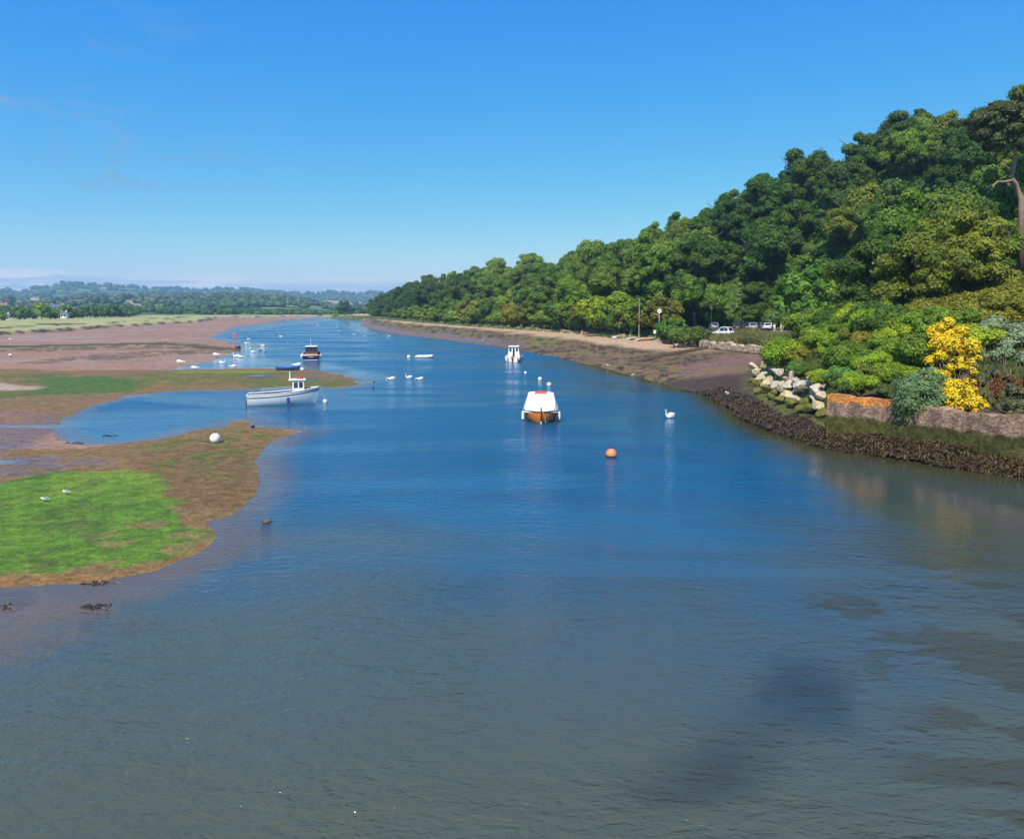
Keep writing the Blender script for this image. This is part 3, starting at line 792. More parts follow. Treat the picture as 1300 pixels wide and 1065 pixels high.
# ------------------------------------------------------------------ the wooded hill on the right
def build_wood():
    rng = np.random.default_rng(3)
    protos = [make_tree('broadleaf_tree', 100 + i, h, R, n, nl, ls, base=b, r=0.32, lobes=(6, 7, 6, 8, 5, 7)[i])
              for i, (h, R, n, nl, ls, b) in enumerate([(13, 6.4, 76, 340, .27, .04), (14, 6.0, 80, 330, .26, .04), (12, 6.8, 72, 360, .28, .03), (15, 6.2, 84, 320, .26, .05), (12.5, 5.8, 70, 350, .25, .03), (14, 6.8, 88, 320, .27, .05)])]
    # candidate spots: dart throwing, the gap growing with distance
    pts = []
    cand = []
    yy = 62.0
    while yy < 640:
        step = 0.55 + yy * 0.004
        cand.append(yy); yy += step
    for yy in cand:
        for k in range(14):
            cand_x = rng.uniform(-190, 150)
            if not -0.45 * yy - 8 < cand_x < 0.73 * yy + 6: continue
            pts.append((cand_x, yy))
    pts = np.array(pts); rng.shuffle(pts)
    L = land(pts[:, 0], pts[:, 1], True)
    keep = L['iT'] & (L['dT'] > 1.2) & ~((pts[:, 1] > 98) & (pts[:, 1] < 131) & (pts[:, 0] < 60)) & ~(L['iR'] & (L['dR'] > 20))
    pts = pts[keep]; dT = L['dT'][keep]; dR = L['dR'][keep]; iR = L['iR'][keep]; z = L['z'][keep]
    chosen = []
    for i in range(len(pts)):
        x, y = pts[i]
        gap = 4.5 + min(y, 400) * 0.013 + 1.6 * rng.random()
        if dT[i] < 5: gap *= 0.85
        if any((x - c[0]) ** 2 + (y - c[1]) ** 2 < gap * gap for c in chosen): continue
        t = dT[i] / (dT[i] + dR[i])
        if iR[i]: t = 1.0
        chosen.append((x, y, z[i], dT[i], t, gap))
    chosen.sort(key=lambda c: c[1])
    print('woodland trees', len(chosen))
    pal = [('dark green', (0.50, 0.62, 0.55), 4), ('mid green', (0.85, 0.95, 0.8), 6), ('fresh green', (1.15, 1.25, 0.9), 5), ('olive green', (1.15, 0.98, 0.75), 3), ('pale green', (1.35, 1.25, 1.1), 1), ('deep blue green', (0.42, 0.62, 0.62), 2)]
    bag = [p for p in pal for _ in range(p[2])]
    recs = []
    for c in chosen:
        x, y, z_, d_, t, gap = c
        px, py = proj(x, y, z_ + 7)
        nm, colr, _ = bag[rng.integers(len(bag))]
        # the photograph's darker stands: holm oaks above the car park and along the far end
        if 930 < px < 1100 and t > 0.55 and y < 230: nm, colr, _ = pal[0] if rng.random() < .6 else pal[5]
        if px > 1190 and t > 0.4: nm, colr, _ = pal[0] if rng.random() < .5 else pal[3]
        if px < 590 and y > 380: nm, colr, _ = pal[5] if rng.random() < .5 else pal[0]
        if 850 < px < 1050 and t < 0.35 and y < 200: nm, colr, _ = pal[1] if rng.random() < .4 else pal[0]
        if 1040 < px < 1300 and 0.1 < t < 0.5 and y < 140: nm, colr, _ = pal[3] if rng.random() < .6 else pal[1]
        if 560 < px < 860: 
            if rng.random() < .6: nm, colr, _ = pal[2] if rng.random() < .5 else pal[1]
        recs.append([c, nm, colr, px])
    recs.sort(key=lambda r: r[0][1])
    main, rest = recs[:285], recs[285:]
    used = {}
    for c, nm, colr, px in main:
        x, y, z_, d_, t, gap = c
        s = gap / 6.9 * rng.uniform(0.88, 1.2) * (0.85 if d_ < 5 else 1.0)
        row = 'at the hill foot' if t < 0.12 else 'on the lower slope' if t < 0.4 else 'on the upper slope' if t < 0.85 else 'on the skyline'
        where = ('above the broom bank' if px > 1050 else 'above the car park' if px > 855 else 'above the dinghies' if px > 740 else 'above the cabin boat' if px > 610 else 'at the wood end')
        lab0 = f'{nm} tree {row} {where}'
        used.setdefault(lab0, []).append((c, colr, s))
    for lab0, lst in used.items():
        lst.sort(key=lambda q: -proj(q[0][0], q[0][1], q[0][2])[0])
        for i, (c, colr, s) in enumerate(lst):
            x, y, z_, d_, t, gap = c
            if len(lst) == 1: lab = lab0
            elif len(lst) <= 12: lab = f'{lab0}, ' + (ORD[i] + ' such from right' if i else 'the rightmost such')
            else: lab = lab0
            if y > 250: s *= .88
            if proj(x, y, z_)[0] > 1210 and y < 92:      # keep the view of the leaning pine open
                s = min(s, max(.45, (CAMH + (393 - 250) * y / F - z_) / 14.5))
            jit = 1 + rng.normal() * 0.10
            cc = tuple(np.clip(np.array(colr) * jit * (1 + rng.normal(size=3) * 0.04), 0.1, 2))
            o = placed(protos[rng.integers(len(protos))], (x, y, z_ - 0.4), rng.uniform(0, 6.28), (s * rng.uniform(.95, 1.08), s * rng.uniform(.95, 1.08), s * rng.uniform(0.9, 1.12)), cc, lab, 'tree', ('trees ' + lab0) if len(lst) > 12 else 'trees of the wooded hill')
    if rest:
        # the remaining, farthest trees read as one mass
        cls = []
        for c, nm, colr, px in rest:
            x, y, z_, d_, t, gap = c
            for k in range(9):
                a = rng.uniform(0, 6.28); r = gap * .35 * rng.random() ** .5
                rr = gap * rng.uniform(.22, .38)
                cls.append((x + cos(a) * r, y + sin(a) * r, z_ + rng.uniform(3, 10.5), rr, rr, rr * .8))
        me = clumps_mesh('far_woodland', rng, np.array(cls), 34, 1.0, GREEN) if len(cls) < 500 else None
        if me is None:
            V = []
            parts = [clumps_mesh('tmp', rng, np.array(cls[i:i + 60]), 34, 1.0, GREEN) for i in range(0, len(cls), 60)]
            import bmesh
            bm = bmesh.new()
            for p in parts: bm.from_mesh(p)
            me = bpy.data.meshes.new('far_woodland'); bm.to_mesh(me); bm.free(); me.materials.append(GREEN)
        o = link('far_woodland', me); o.color = (0.75, 0.9, 0.85, 1)
        setp(o, 'far dense mass of trees at the end of the wooded hill', 'woodland', kind='stuff')
build_wood()
def build_understorey():
    rng = np.random.default_rng(13)
    x = rng.uniform(-170, 140, 30000); y = rng.uniform(100, 600, 30000)
    L = land(x, y, True)
    k = L['iT'] & (L['dT'] > 2.5) & ~(L['iR'] & (L['dR'] > 12)) & (x / y < .76)
    x, y, z = x[k], y[k], L['z'][k]; n = min(len(x), 3600); print('understorey', len(x))
    w = rng.uniform(.9, 2.0, n) * (1 + y[:n] / 500)
    import bmesh
    bm = bmesh.new()
    for i in range(0, n, 40):
        j = slice(i, min(i + 40, n))
        c = np.stack([x[j], y[j], z[j] + w[j] * .6, w[j] * 1.5, w[j] * 1.5, w[j]], 1)
        t = clumps_mesh('tmp', rng, c, 60, .55, GREEN, density_by_size=False); bm.from_mesh(t); bpy.data.meshes.remove(t)
    me = bpy.data.meshes.new('understorey'); bm.to_mesh(me); bm.free(); me.materials.append(GREEN)
    o = link('understorey', me); o.color = (.75, .85, .7, 1)
    setp(o, 'tangled green scrub covering the ground under the trees of the hill', 'scrub', kind='stuff')
build_understorey()

def far_clump():
    rng = np.random.default_rng(55)
    pr = [make_tree('grey_poplar', 600 + i, 15, 4.2, 60, 240, .5, base=.05, r=.3, lobes=6) for i in range(2)]
    for i, (px, py, Y, c) in enumerate([(598, 347, 440, (.6, .75, .65)), (586, 344, 450, (.95, 1.0, 1.0)), (574, 343, 455, (1.05, 1.1, 1.1)), (563, 345, 460, (.9, .95, .95)), (551, 350, 470, (.6, .75, .7)), (540, 356, 480, (.9, 1.0, 1.0)), (530, 360, 490, (.55, .7, .65)), (521, 364, 500, (.9, .95, .9)), (509, 372, 520, (.5, .62, .6)), (501, 378, 535, (.45, .6, .6))]):
        p = at(px, py, Y); z = hz(p.x, p.y); s = max(.5, (p.z - z) / 15)
        placed(pr[i % 2], (p.x, p.y, z - .3), rng.uniform(0, 6), (s * rng.uniform(.85, 1.15), s, s), c, f'tall greyish tree in the stand at the far end of the wood, {ORD[i]} from right', 'tree', 'tall trees at the far end of the wood')
far_clump()

# bushes and small trees at the foot of the wood, seen over the beach
def build_edge():
    rng = np.random.default_rng(5)
    protos = [make_tree('small_tree', 200 + i, h, R, n, nl, ls, base=.02, r=.12, low=-0.9, zflat=1.1) for i, (h, R, n, nl, ls) in
              enumerate([(5.0, 2.6, 24, 190, .26), (4.2, 2.9, 24, 190, .25), (5.6, 2.5, 26, 180, .26), (3.6, 2.5, 20, 200, .24)])]
    rows = [  # px, py(base), height in px, colour name, colour
        (880, 430, 0, '', None)]
    L0 = [(836, 427, 42, 'brownish green', (1.3, .85, .8)), (822, 428, 40, 'brown tinged', (1.25, .85, .8)), (806, 428, 42, 'fresh green', (1.25, 1.3, .9)),
          (792, 427, 46, 'leaning olive', (1.2, 1.05, .8)), (776, 426, 44, 'fresh green', (1.3, 1.3, .8)), (762, 425, 50, 'yellow flowering', (2.1, 1.75, .55)), (750, 424, 42, 'mid green', (1, 1.05, .8)),
          (738, 423, 42, 'brownish', (1.3, .9, .9)), (724, 422, 36, 'olive', (1.2, 1, .8)), (712, 421, 40, 'dark green', (.6, .75, .6)), (698, 420, 30, 'mid green', (1, 1.05, .8)), (684, 419, 34, 'fresh green', (1.25, 1.3, .9)), (668, 418, 32, 'olive', (1.2, 1, .8)),
          (654, 417, 34, 'rusty brown', (1.6, .95, .9)), (640, 416, 30, 'rusty brown', (1.5, .95, .9)), (627, 415, 28, 'fresh green', (1.25, 1.3, .9)), (614, 414, 26, 'dark green', (.6, .75, .6)), (600, 413, 28, 'olive', (1.3, 1.1, .9)), (588, 412.5, 28, 'pale reddish', (1.6, 1.15, 1.0)),
          (576, 412, 26, 'fresh green', (1.3, 1.3, .9)), (564, 411, 25, 'mid green', (1, 1.1, .8)), (552, 410, 22, 'olive', (1.2, 1.05, .8)), (542, 409, 20, 'fresh green', (1.2, 1.2, .9)), (532, 408, 20, 'olive', (1.2, 1.05, .8)), (522, 407, 18, 'mid green', (1, 1.1, .8)), (512, 406, 17, 'pale green', (1.3, 1.2, 1)), (502, 405, 15, 'fresh green', (1.25, 1.2, .9)), (494, 404.5, 10, 'dark green', (.6, .8, .7))]
    side = {}
    for k, (px, py, hpx, nm, colr) in enumerate(L0):
        p = hit(px, py, 60)
        q = p.copy()
        q.x += 1.5; q.y += 1.0
        q.z = hz(q.x, q.y)
        s = hpx * q.y / F / 4.8
        land_ = 'just left of the round topped lamp' if k == 0 else 'above the beached dinghies' if px > 770 else 'above the sandy beach' if px > 640 else 'behind the far mud bank'
        lab0 = f'{nm} small tree {land_}'
        side[lab0] = side.get(lab0, 0) + 1
        lab = lab0 if side[lab0] == 1 and sum(1 for a in L0 if a[3] == nm and ((a[0] > 770) == (px > 770)) and ((a[0] > 640) == (px > 640))) == 1 else lab0 + f', {ORD[side[lab0]-1]} such from right'
        placed(protos[k % 4], (q.x, q.y, q.z - 0.2), rng.uniform(0, 6.28), (s * 1.15, s * 1.15, s * rng.uniform(.9, 1.05)), tuple(np.array(colr) * rng.uniform(.9, 1.1)), lab, 'small tree', 'small trees at the foot of the wood')
    # tree beside the car park with round-topped lamp
    for px, py, hpx, nm, colr in [(853, 421, 38, 'bushy fresh green tree standing between the lamp post and the blue car', (.8, 1.1, .9)), (1022, 424, 68, 'bushy mid green tree at the right end of the car park', (.85, 1.15, .9)), (1038, 424, 74, 'bushy light green tree rising behind the shrubby point', (1.15, 1.3, .8)), (1052, 424, 60, 'mid green bushy tree behind the top of the shrubby bank', (.9, 1.1, .75))]:
        Y = 137 if px > 1000 else 140
        w = at(px, py, Y); z = hz(w.x, w.y)
        s = (hpx * Y / F) / 4.8
        placed(protos[(int(px)) % 4], (w.x, w.y, z - 0.1), rng.uniform(0, 6), (s, s, s * 1.05), colr, nm, 'tree')
build_edge()

# ------------------------------------------------------------------ shrubs on the near bank
def build_shrubs():
    rng = np.random.default_rng(15)
    def shrub(name, seed, R, H, n, nleaf, ls, mt=GREEN, elong=1.6, tvar=.4, rs=(.24, .42)):
        rg = np.random.default_rng(seed)
        root = empty(name)
        m = MB()
        for k in range(7):
            a = k * 0.9 + rg.random(); m.tube([(0, 0, -.3), (cos(a) * R * .25, sin(a) * R * .25, H * .3), (cos(a) * R * .55, sin(a) * R * .55, H * .65)], [.05, .035, .012], 6)
        m.build('stems', BARK, root, smooth=True)
        cl = crown_clumps(rg, R, H, n, H * .48, rs, low=-0.8)
        cl[:, :2] *= 1 + .25 * rg.normal(size=(len(cl), 1))
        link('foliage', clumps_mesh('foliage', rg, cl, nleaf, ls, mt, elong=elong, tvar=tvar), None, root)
        return root
    P = [shrub('shrub', 300 + i, R, H, n, nl, ls) for i, (R, H, n, nl, ls) in enumerate([(1.6, 2.0, 34, 380, .105), (1.8, 1.8, 38, 360, .10), (1.4, 2.3, 32, 380, .11), (1.9, 2.1, 38, 380, .12), (1.5, 1.6, 30, 400, .09)])]
    pal = [('bright green', (1.7, 1.7, .8), 5), ('mid green', (1.15, 1.2, .9), 5), ('dark green', (.65, .8, .7), 4), ('yellow green', (2.1, 1.8, .8), 3), ('brownish', (1.7, 1.1, .9), 3), ('blue green', (.85, 1.2, 1.5), 2)]
    bag = [p for p in pal for _ in range(p[2])]
    c = []
    pts = np.stack([rng.uniform(16, 75, 9000), rng.uniform(30, 112, 9000)], 1)
    pts = pts[(pts[:, 0] / pts[:, 1] < .78)]
    L = land(pts[:, 0], pts[:, 1], True)
    ok = L['iA'] & (L['dA'] > 1.6) & ~(L['iT'] & (L['dT'] > 14)) & ~((pts[:, 1] > 100) & (L['dA'] < 3))
    pts = pts[ok]; z = L['z'][ok]; dA = L['dA'][ok]
    ch = []
    for (x, y), zz, da in zip(pts, z, dA):
        g = 1.55 + 0.008 * y + (0.3 if da > 8 else 0)
        if any((x - q[0]) ** 2 + (y - q[1]) ** 2 < g * g for q in ch): continue
        ch.append((x, y, zz, da))
    print('shrubs', len(ch))
    ch.sort(key=lambda q: q[1]); 
    lab_n = {}
    items = []
    for x, y, zz, da in ch:
        nm, colr, _ = bag[rng.integers(len(bag))]
        px, py = proj(x, y, zz + 1)
        big = 0.72 + 0.012 * min(da, 14) * 2 + rng.uniform(-.08, .2)
        if y < 60 and da < 3.2: big *= 0.62
        if px > 1180 and py > 440: big *= .55
        if px > 1130 and 350 < py < 400: nm, colr = 'brownish', (1.5, 1.0, .7)
        where = ('close above the brick wall' if da < 4.5 and y < 52 and px > 1040 else 'close behind the boulders' if da < 4.5 and y < 105 else 'behind the car park edge' if y > 105 else 'on the slope right of the yellow broom' if px > 1240 and y < 62 else 'halfway up the near bank' if da < 9 else 'at the top of the near bank')
        if px > 1225 and y < 52: continue
        tx, ty = proj(x, y, zz + 2.4 * big)
        if tx - 1.5 * F / y < 1003 and ty < 425: continue
        items.append((f'{nm} shrub {where}', x, y, zz, big, colr, px))
    tot = {}
    for it in items: tot[it[0]] = tot.get(it[0], 0) + 1
    items.sort(key=lambda q: q[6])
    for lab0, x, y, zz, big, colr, px in items:
        lab_n[lab0] = lab_n.get(lab0, 0) + 1
        n = tot[lab0]; i = lab_n[lab0]
        lab = lab0 if n == 1 or n > 14 else f'{lab0}, {ORD[i-1]} such from left'
        big *= rng.uniform(.9, 1.15)
        placed(P[rng.integers(5)], (x, y, zz - .15), rng.uniform(0, 6.28), (big, big, big * rng.uniform(.8, 1.15)), tuple(np.array(colr) * rng.uniform(.85, 1.15)), lab, 'shrub', 'shrubs ' + lab0 if n > 14 else 'shrubs on the near bank')

    YW = lambda px: float(np.interp(px, [1054, 1130, 1200, 1300], [44.0, 42.7, 40.1, 36.8]))
    # --- the special plants, shapes laid out in metres about their own root
    def special(name, label, cat, root, cls, ls, dark, light, nleaf, elong=1.8, core=.78, extra=None, tvar=.4):
        mt = foliage_material(name + '_leaves', dark, light)
        o = empty(name, root, 0, label, cat)
        rg = np.random.default_rng(len(label))
        m = MB()
        for c_ in cls[::2]:
            m.tube([(0, 0, -.2), (c_[0] * .5, c_[1] * .5, c_[2] * .45), (c_[0], c_[1], c_[2])], [.06, .04, .012], 6)
        m.build('stems', BARK, o, smooth=True)
        link('foliage', clumps_mesh('foliage', rg, np.array(cls), nleaf, ls, mt, elong=elong, core=core, tvar=tvar), None, o)
        return o
    def around(cx, cy, cz, rx, ry, rz_, n, seed, r=(.3, .5)):
        rg = np.random.default_rng(seed); out = []
        for k in range(n):
            d = rg.normal(size=3); d /= np.linalg.norm(d)
            rr = rg.uniform(*r) * min(rx, rz_) * 1.1
            out.append((cx + d[0] * rx * .62, cy + d[1] * ry * .62, cz + d[2] * rz_ * .62, rr, rr, rr * .85))
        return out
    # silver-green bush hanging over the brick wall
    c0 = at(1166, 509, 41.4); gz = 3.0
    root = Vector((c0.x + .5, 42.6, gz - .1))
    cls = []
    for (px, py, rp, dy) in [(1166, 505, 24, -.2), (1150, 508, 15, -.5), (1181, 503, 17, 0), (1160, 522, 16, -.6), (1176, 520, 14, -.4), (1168, 488, 14, .5), (1188, 490, 12, .6), (1146, 516, 9, -.7), (1164, 533, 8, -.7), (1180, 475, 10, 1.2), (1192, 510, 9, 0)]:
        p = at(px, py, YW(px) - .05 + dy); rr = rp * 1.22 * p.y / F
        cls += around(p.x - root.x, p.y - root.y, p.z - root.z, rr, rr * .9, rr, 5, int(px), (.45, .65))
    special('silver_bush', 'round silvery green bush hanging over the brick wall left of the broom', 'bush', root, cls, .085, (.09, .15, .05), (.25, .36, .14), 260, 2.2)
    # yellow broom in flower
    root = Vector((at(1215, 520, 40).x + .3, 41.2, 3.0))
    cls = []; fl = []
    for (px, py, rp, dy) in [(1205, 418, 15, 3.6), (1192, 421, 13, 3.5), (1218, 424, 11, 3.5), (1196, 440, 14, 2.6), (1212, 440, 17, 2.7), (1228, 444, 14, 2.8), (1182, 452, 10, 2.2), (1200, 452, 12, 2.4), (1232, 456, 10, 2.5), (1222, 462, 10, 2.2),
                            (1208, 472, 9, 1.6), (1192, 486, 14, .6), (1205, 484, 15, .8), (1180, 490, 8, .5), (1186, 498, 11, .3), (1215, 498, 14, .3), (1228, 504, 15, .1), (1240, 512, 12, -.2), (1245, 520, 9, -.3), (1236, 524, 7, -.5), (1218, 514, 9, -.4), (1208, 508, 10, .1), (1236, 470, 6, 2.0), (1244, 455, 5, 2.6), (1232, 484, 6, 1.4)]:
        p = at(px, py, YW(px) + .35 + dy); rr = rp * p.y / F * 0.95
        a = around(p.x - root.x, p.y - root.y, p.z - root.z, rr, rr * .9, rr, 4, int(px + py), (.45, .68))
        cls += a
    o = special('broom_bush', 'tall broom bush covered in bright yellow flowers above the wall', 'bush', root, [(c[0], c[1], c[2], c[3] * .9, c[4] * .9, c[5] * .9) for c in cls], .09, (.05, .07, .015), (.13, .16, .03), 110, 2.5, core=.8)
    ym = foliage_material('broom_flowers', (.90, .56, .010), (1.0, .76, .03), trans=.3)
    rg = np.random.default_rng(77)
    link('blossom', clumps_mesh('blossom', rg, np.array(cls), 470, .075, ym, elong=1.3, core=0, tvar=.6), None, o)
    # pale willow-like mass on the right
    root = Vector((at(1275, 450, 41).x, 41, 4.0))
    cls = []
    for (px, py, rp, dy) in [(1250, 425, 22, 2), (1270, 420, 24, 2), (1292, 420, 22, 2), (1262, 440, 20, 1), (1285, 440, 22, 1), (1305, 436, 22, 1), (1247, 450, 12, .6), (1275, 455, 16, .5), (1298, 458, 14, .5), (1310, 460, 14, .5), (1225, 402, 12, 5), (1238, 410, 12, 4)]:
        p = at(px, py, hit(px, py, 34).y - .2); rr = rp * p.y / F
        cls += around(p.x - root.x, p.y - root.y, p.z - root.z, rr, rr * .9, rr * .8, 5, int(px + py), (.4, .6))
    special('willow_bush', 'wide pale grey green bush right of the yellow broom', 'bush', root, cls, .10, (.16, .23, .10), (.40, .48, .25), 300, 2.0)
    # low dull bramble on the lip of the wall at the right
    root = Vector((at(1255, 520, 39).x, 39.6, 2.9))
    cls = []
    for (px, py, rp, dy) in [(1222, 524, 9, .1), (1234, 518, 9, .3), (1252, 514, 10, .5), (1268, 516, 10, .4), (1284, 514, 11, .4), (1300, 518, 11, .3), (1262, 500, 11, 1.4), (1285, 498, 12, 1.6), (1302, 500, 12, 1.5), (1250, 484, 10, 2.4), (1290, 480, 13, 2.8), (1268, 476, 11, 3), (1306, 482, 12, 2.4), (1258, 532, 9, -.9), (1275, 535, 8, -.9), (1292, 536, 10, -.9), (1306, 538, 10, -.9), (1240, 534, 9, -.9), (1222, 532, 9, -.9), (1283, 528, 9, -.7), (1249, 526, 9, -.7)]:
        p = at(px, py, min(YW(px) + .15 + dy, hit(px, py, 34).y)); rr = rp * p.y / F
        cls += around(p.x - root.x, p.y - root.y, p.z - root.z, rr, rr, rr * .8, 5, int(px + py), (.4, .6))
    special('bramble', 'low dull olive and purplish bramble along the wall top right of the broom', 'bush', root, cls, .09, (.06, .075, .03), (.24, .23, .10), 190, 1.8, core=.72)
    root = Vector((at(1098, 496, 44).x, 44.6, 2.9))
    cls = []
    for (px, py, rp, dy) in [(1058, 490, 7, 0), (1072, 492, 8, 0), (1120, 498, 8, 0), (1132, 500, 8, 0), (1064, 482, 9, 1), (1082, 484, 8, .6)]:
        p = at(px, py, YW(px) + .8 + dy); rr = rp * p.y / F
        cls += around(p.x - root.x, p.y - root.y, p.z - root.z, rr, rr, rr * .8, 5, int(px + py), (.4, .6))
    special('ivy_clump', 'low dark green creeper spilling on to the lichened wall top', 'bush', root, cls, .09, (.04, .07, .015), (.15, .22, .04), 190, 1.5, core=.72)
    # light feathery green clump above the wall
    root = Vector((at(1105, 490, 47).x, 47, 3.2))
    cls = []
    for (px, py, rp, dy) in [(1092, 488, 14, 0), (1108, 484, 16, 0), (1122, 490, 12, 0), (1100, 474, 13, 1), (1115, 470, 12, 1)]:
        p = at(px, py, 46 + dy); rr = rp * p.y / F
        cls += around(p.x - root.x, p.y - root.y, p.z - root.z, rr, rr, rr * .8, 5, int(px), (.4, .6))
    special('fennel_clump', 'pale yellow green feathery clump at the top of the lichened wall', 'bush', root, cls, .11, (.14, .19, .03), (.30, .34, .08), 170, 4.0)
    # red-brown dock stalks
    m = MB(); root = Vector((at(1278, 500, 39.5).x, 39.5, 2.9)); rg = np.random.default_rng(8)
    o = empty('dock_plants', root, 0, 'rusty red dried dock stalks right of the yellow broom', 'plant')
    cl = []
    for k in range(34):
        x, y = rg.normal() * .7, rg.normal() * .5; h = rg.uniform(.7, 1.7); lx = rg.normal() * .12
        m.tube([(x, y, -.2), (x + lx * .5, y, h * .5), (x + lx, y, h)], [.016, .012, .006], 5)
        for j in range(3): cl.append((x + lx * (.6 + j * .2), y, h * (.6 + j * .18), .06, .06, .13))
    m.build('stalks', mat('dock_stalk', (.30, .10, .04), .8), o)
    link('seed_heads', clumps_mesh('seed_heads', rg, np.array(cl), 22, .06, foliage_material('dock_seed', (.20, .06, .02), (.42, .16, .06)), core=.6), None, o)
    # hedge block above the beach, left of the car park wall
    root = Vector((at(876, 440, 131).x, 131.5, 1.4))
    cls = []
    rg = np.random.default_rng(99)
    for k in range(46):
        px = 853 + 42 * rg.random(); hh = 1 - abs((px - 874) / 24) ** 3 * .35
        py = 432 - 12 * hh * rg.random() ** .8
        p = at(px, py, 131.5 + rg.uniform(-.6, 1.8)); rr = rg.uniform(4.5, 7.5) * p.y / F
        cls.append((p.x - root.x, p.y - root.y, p.z - root.z, rr, rr, rr * .8))
    o = special('hedge', 'dense rounded green hedge overhanging the beach left of the quay wall', 'hedge', root, cls, .26, (.045, .085, .015), (.17, .25, .04), 150)
    m = MB()
    for k in range(60):
        px = 855 + 38 * rg.random(); p = at(px, 441 - 2 * rg.random(), 130.6 + rg.random()); q = p - root
        m.tube([(q.x, q.y, -.3), (q.x + rg.normal() * .2, q.y + .2, 1.2), (q.x + rg.normal() * .3, q.y + .5, 2.2)], [.06, .05, .03], 5)
    m.build('bare_stems', mat('bare_stems', (.07, .055, .045), .9), o)
build_shrubs()

# grasses: on top of the quay, and the strip behind the far beach
def build_grass():
    rng = np.random.default_rng(21)
    def blades(name, label, P, h, w, dark, light, n_per=1, lean=.35):
        P = np.asarray(P); n = len(P)
        a = rng.uniform(0, 2 * pi, n); H = h * rng.uniform(.5, 1.3, n); W = w * rng.uniform(.6, 1.3, n)
        lx, ly = rng.normal(size=n) * lean * H, rng.normal(size=n) * lean * H
        ux, uy = np.cos(a) * W, np.sin(a) * W
        z0 = P[:, 2] - .05
        v = np.stack([np.stack([P[:, 0] - ux, P[:, 1] - uy, z0], 1), np.stack([P[:, 0] + ux, P[:, 1] + uy, z0], 1),
                      np.stack([P[:, 0] + ux * .5 + lx, P[:, 1] + uy * .5 + ly, z0 + H], 1), np.stack([P[:, 0] - ux * .3 + lx, P[:, 1] - uy * .3 + ly, z0 + H * .95], 1)], 1).reshape(-1, 3)
        me = npmesh(name, v, np.arange(4 * n).reshape(-1, 4))
        t = np.clip(fbm(P[:, 0] * .35, P[:, 1] * .35, 3, 5) * 1.6 - .5 + rng.random(n) * .4, 0, 1)
        fattr(me, 'tint', np.repeat(t, 4)); me.materials.append(foliage_material(name + '_blades', dark, light))
        o = link(name, me); setp(o, label, 'grass', kind='stuff')
    # on the quay between the wall and the car park
    P = []
    a0, a1 = Vector(A_[11][:2]), Vector(A_[13][:2])
    x = rng.uniform(20, 45, 60000); y = rng.uniform(104, 140, 60000)
    L = land(x, y, True)
    px, py = proj(x, y, L['z'])
    k = L['iA'] & ~L['iT'] & (L['dA'] > .9) & (py > 421.5) & (px > 888) & (px < 1010)
    blades('quay_grass', 'long yellowish green grass on the edge of the quay wall', np.stack([x, y, L['z']], 1)[k][:16000], .75, .10, (.10, .12, .03), (.30, .27, .09))
    # strip behind the beach and mud
    x = rng.uniform(-170, 26, 160000); y = rng.uniform(155, 560, 160000)
    L = land(x, y, True)
    k = (L['dA'] < 2.5) & L['right'] | (L['iA'] & ~L['iT'] & L['right'])
    P = np.stack([x, y, L['z']], 1)[k]; print('strip', len(P))
    blades('bank_grass', 'pale green grass strip between the beach and the trees', P[:22000], .55, .28, (.13, .17, .05), (.27, .30, .12))
    # undergrowth at the near bank
    x = rng.uniform(16, 60, 60000); y = rng.uniform(28, 104, 60000)
    L = land(x, y, True)
    k = L['iA'] & (L['dA'] > 1.2) & (L['dA'] < 16) & (x / y < .75)
    P = np.stack([x, y, L['z']], 1)[k]
    blades('undergrowth', 'rough grass and low weeds under the shrubs of the near bank', P[:26000], .5, .05, (.06, .09, .02), (.22, .21, .06))
build_grass()

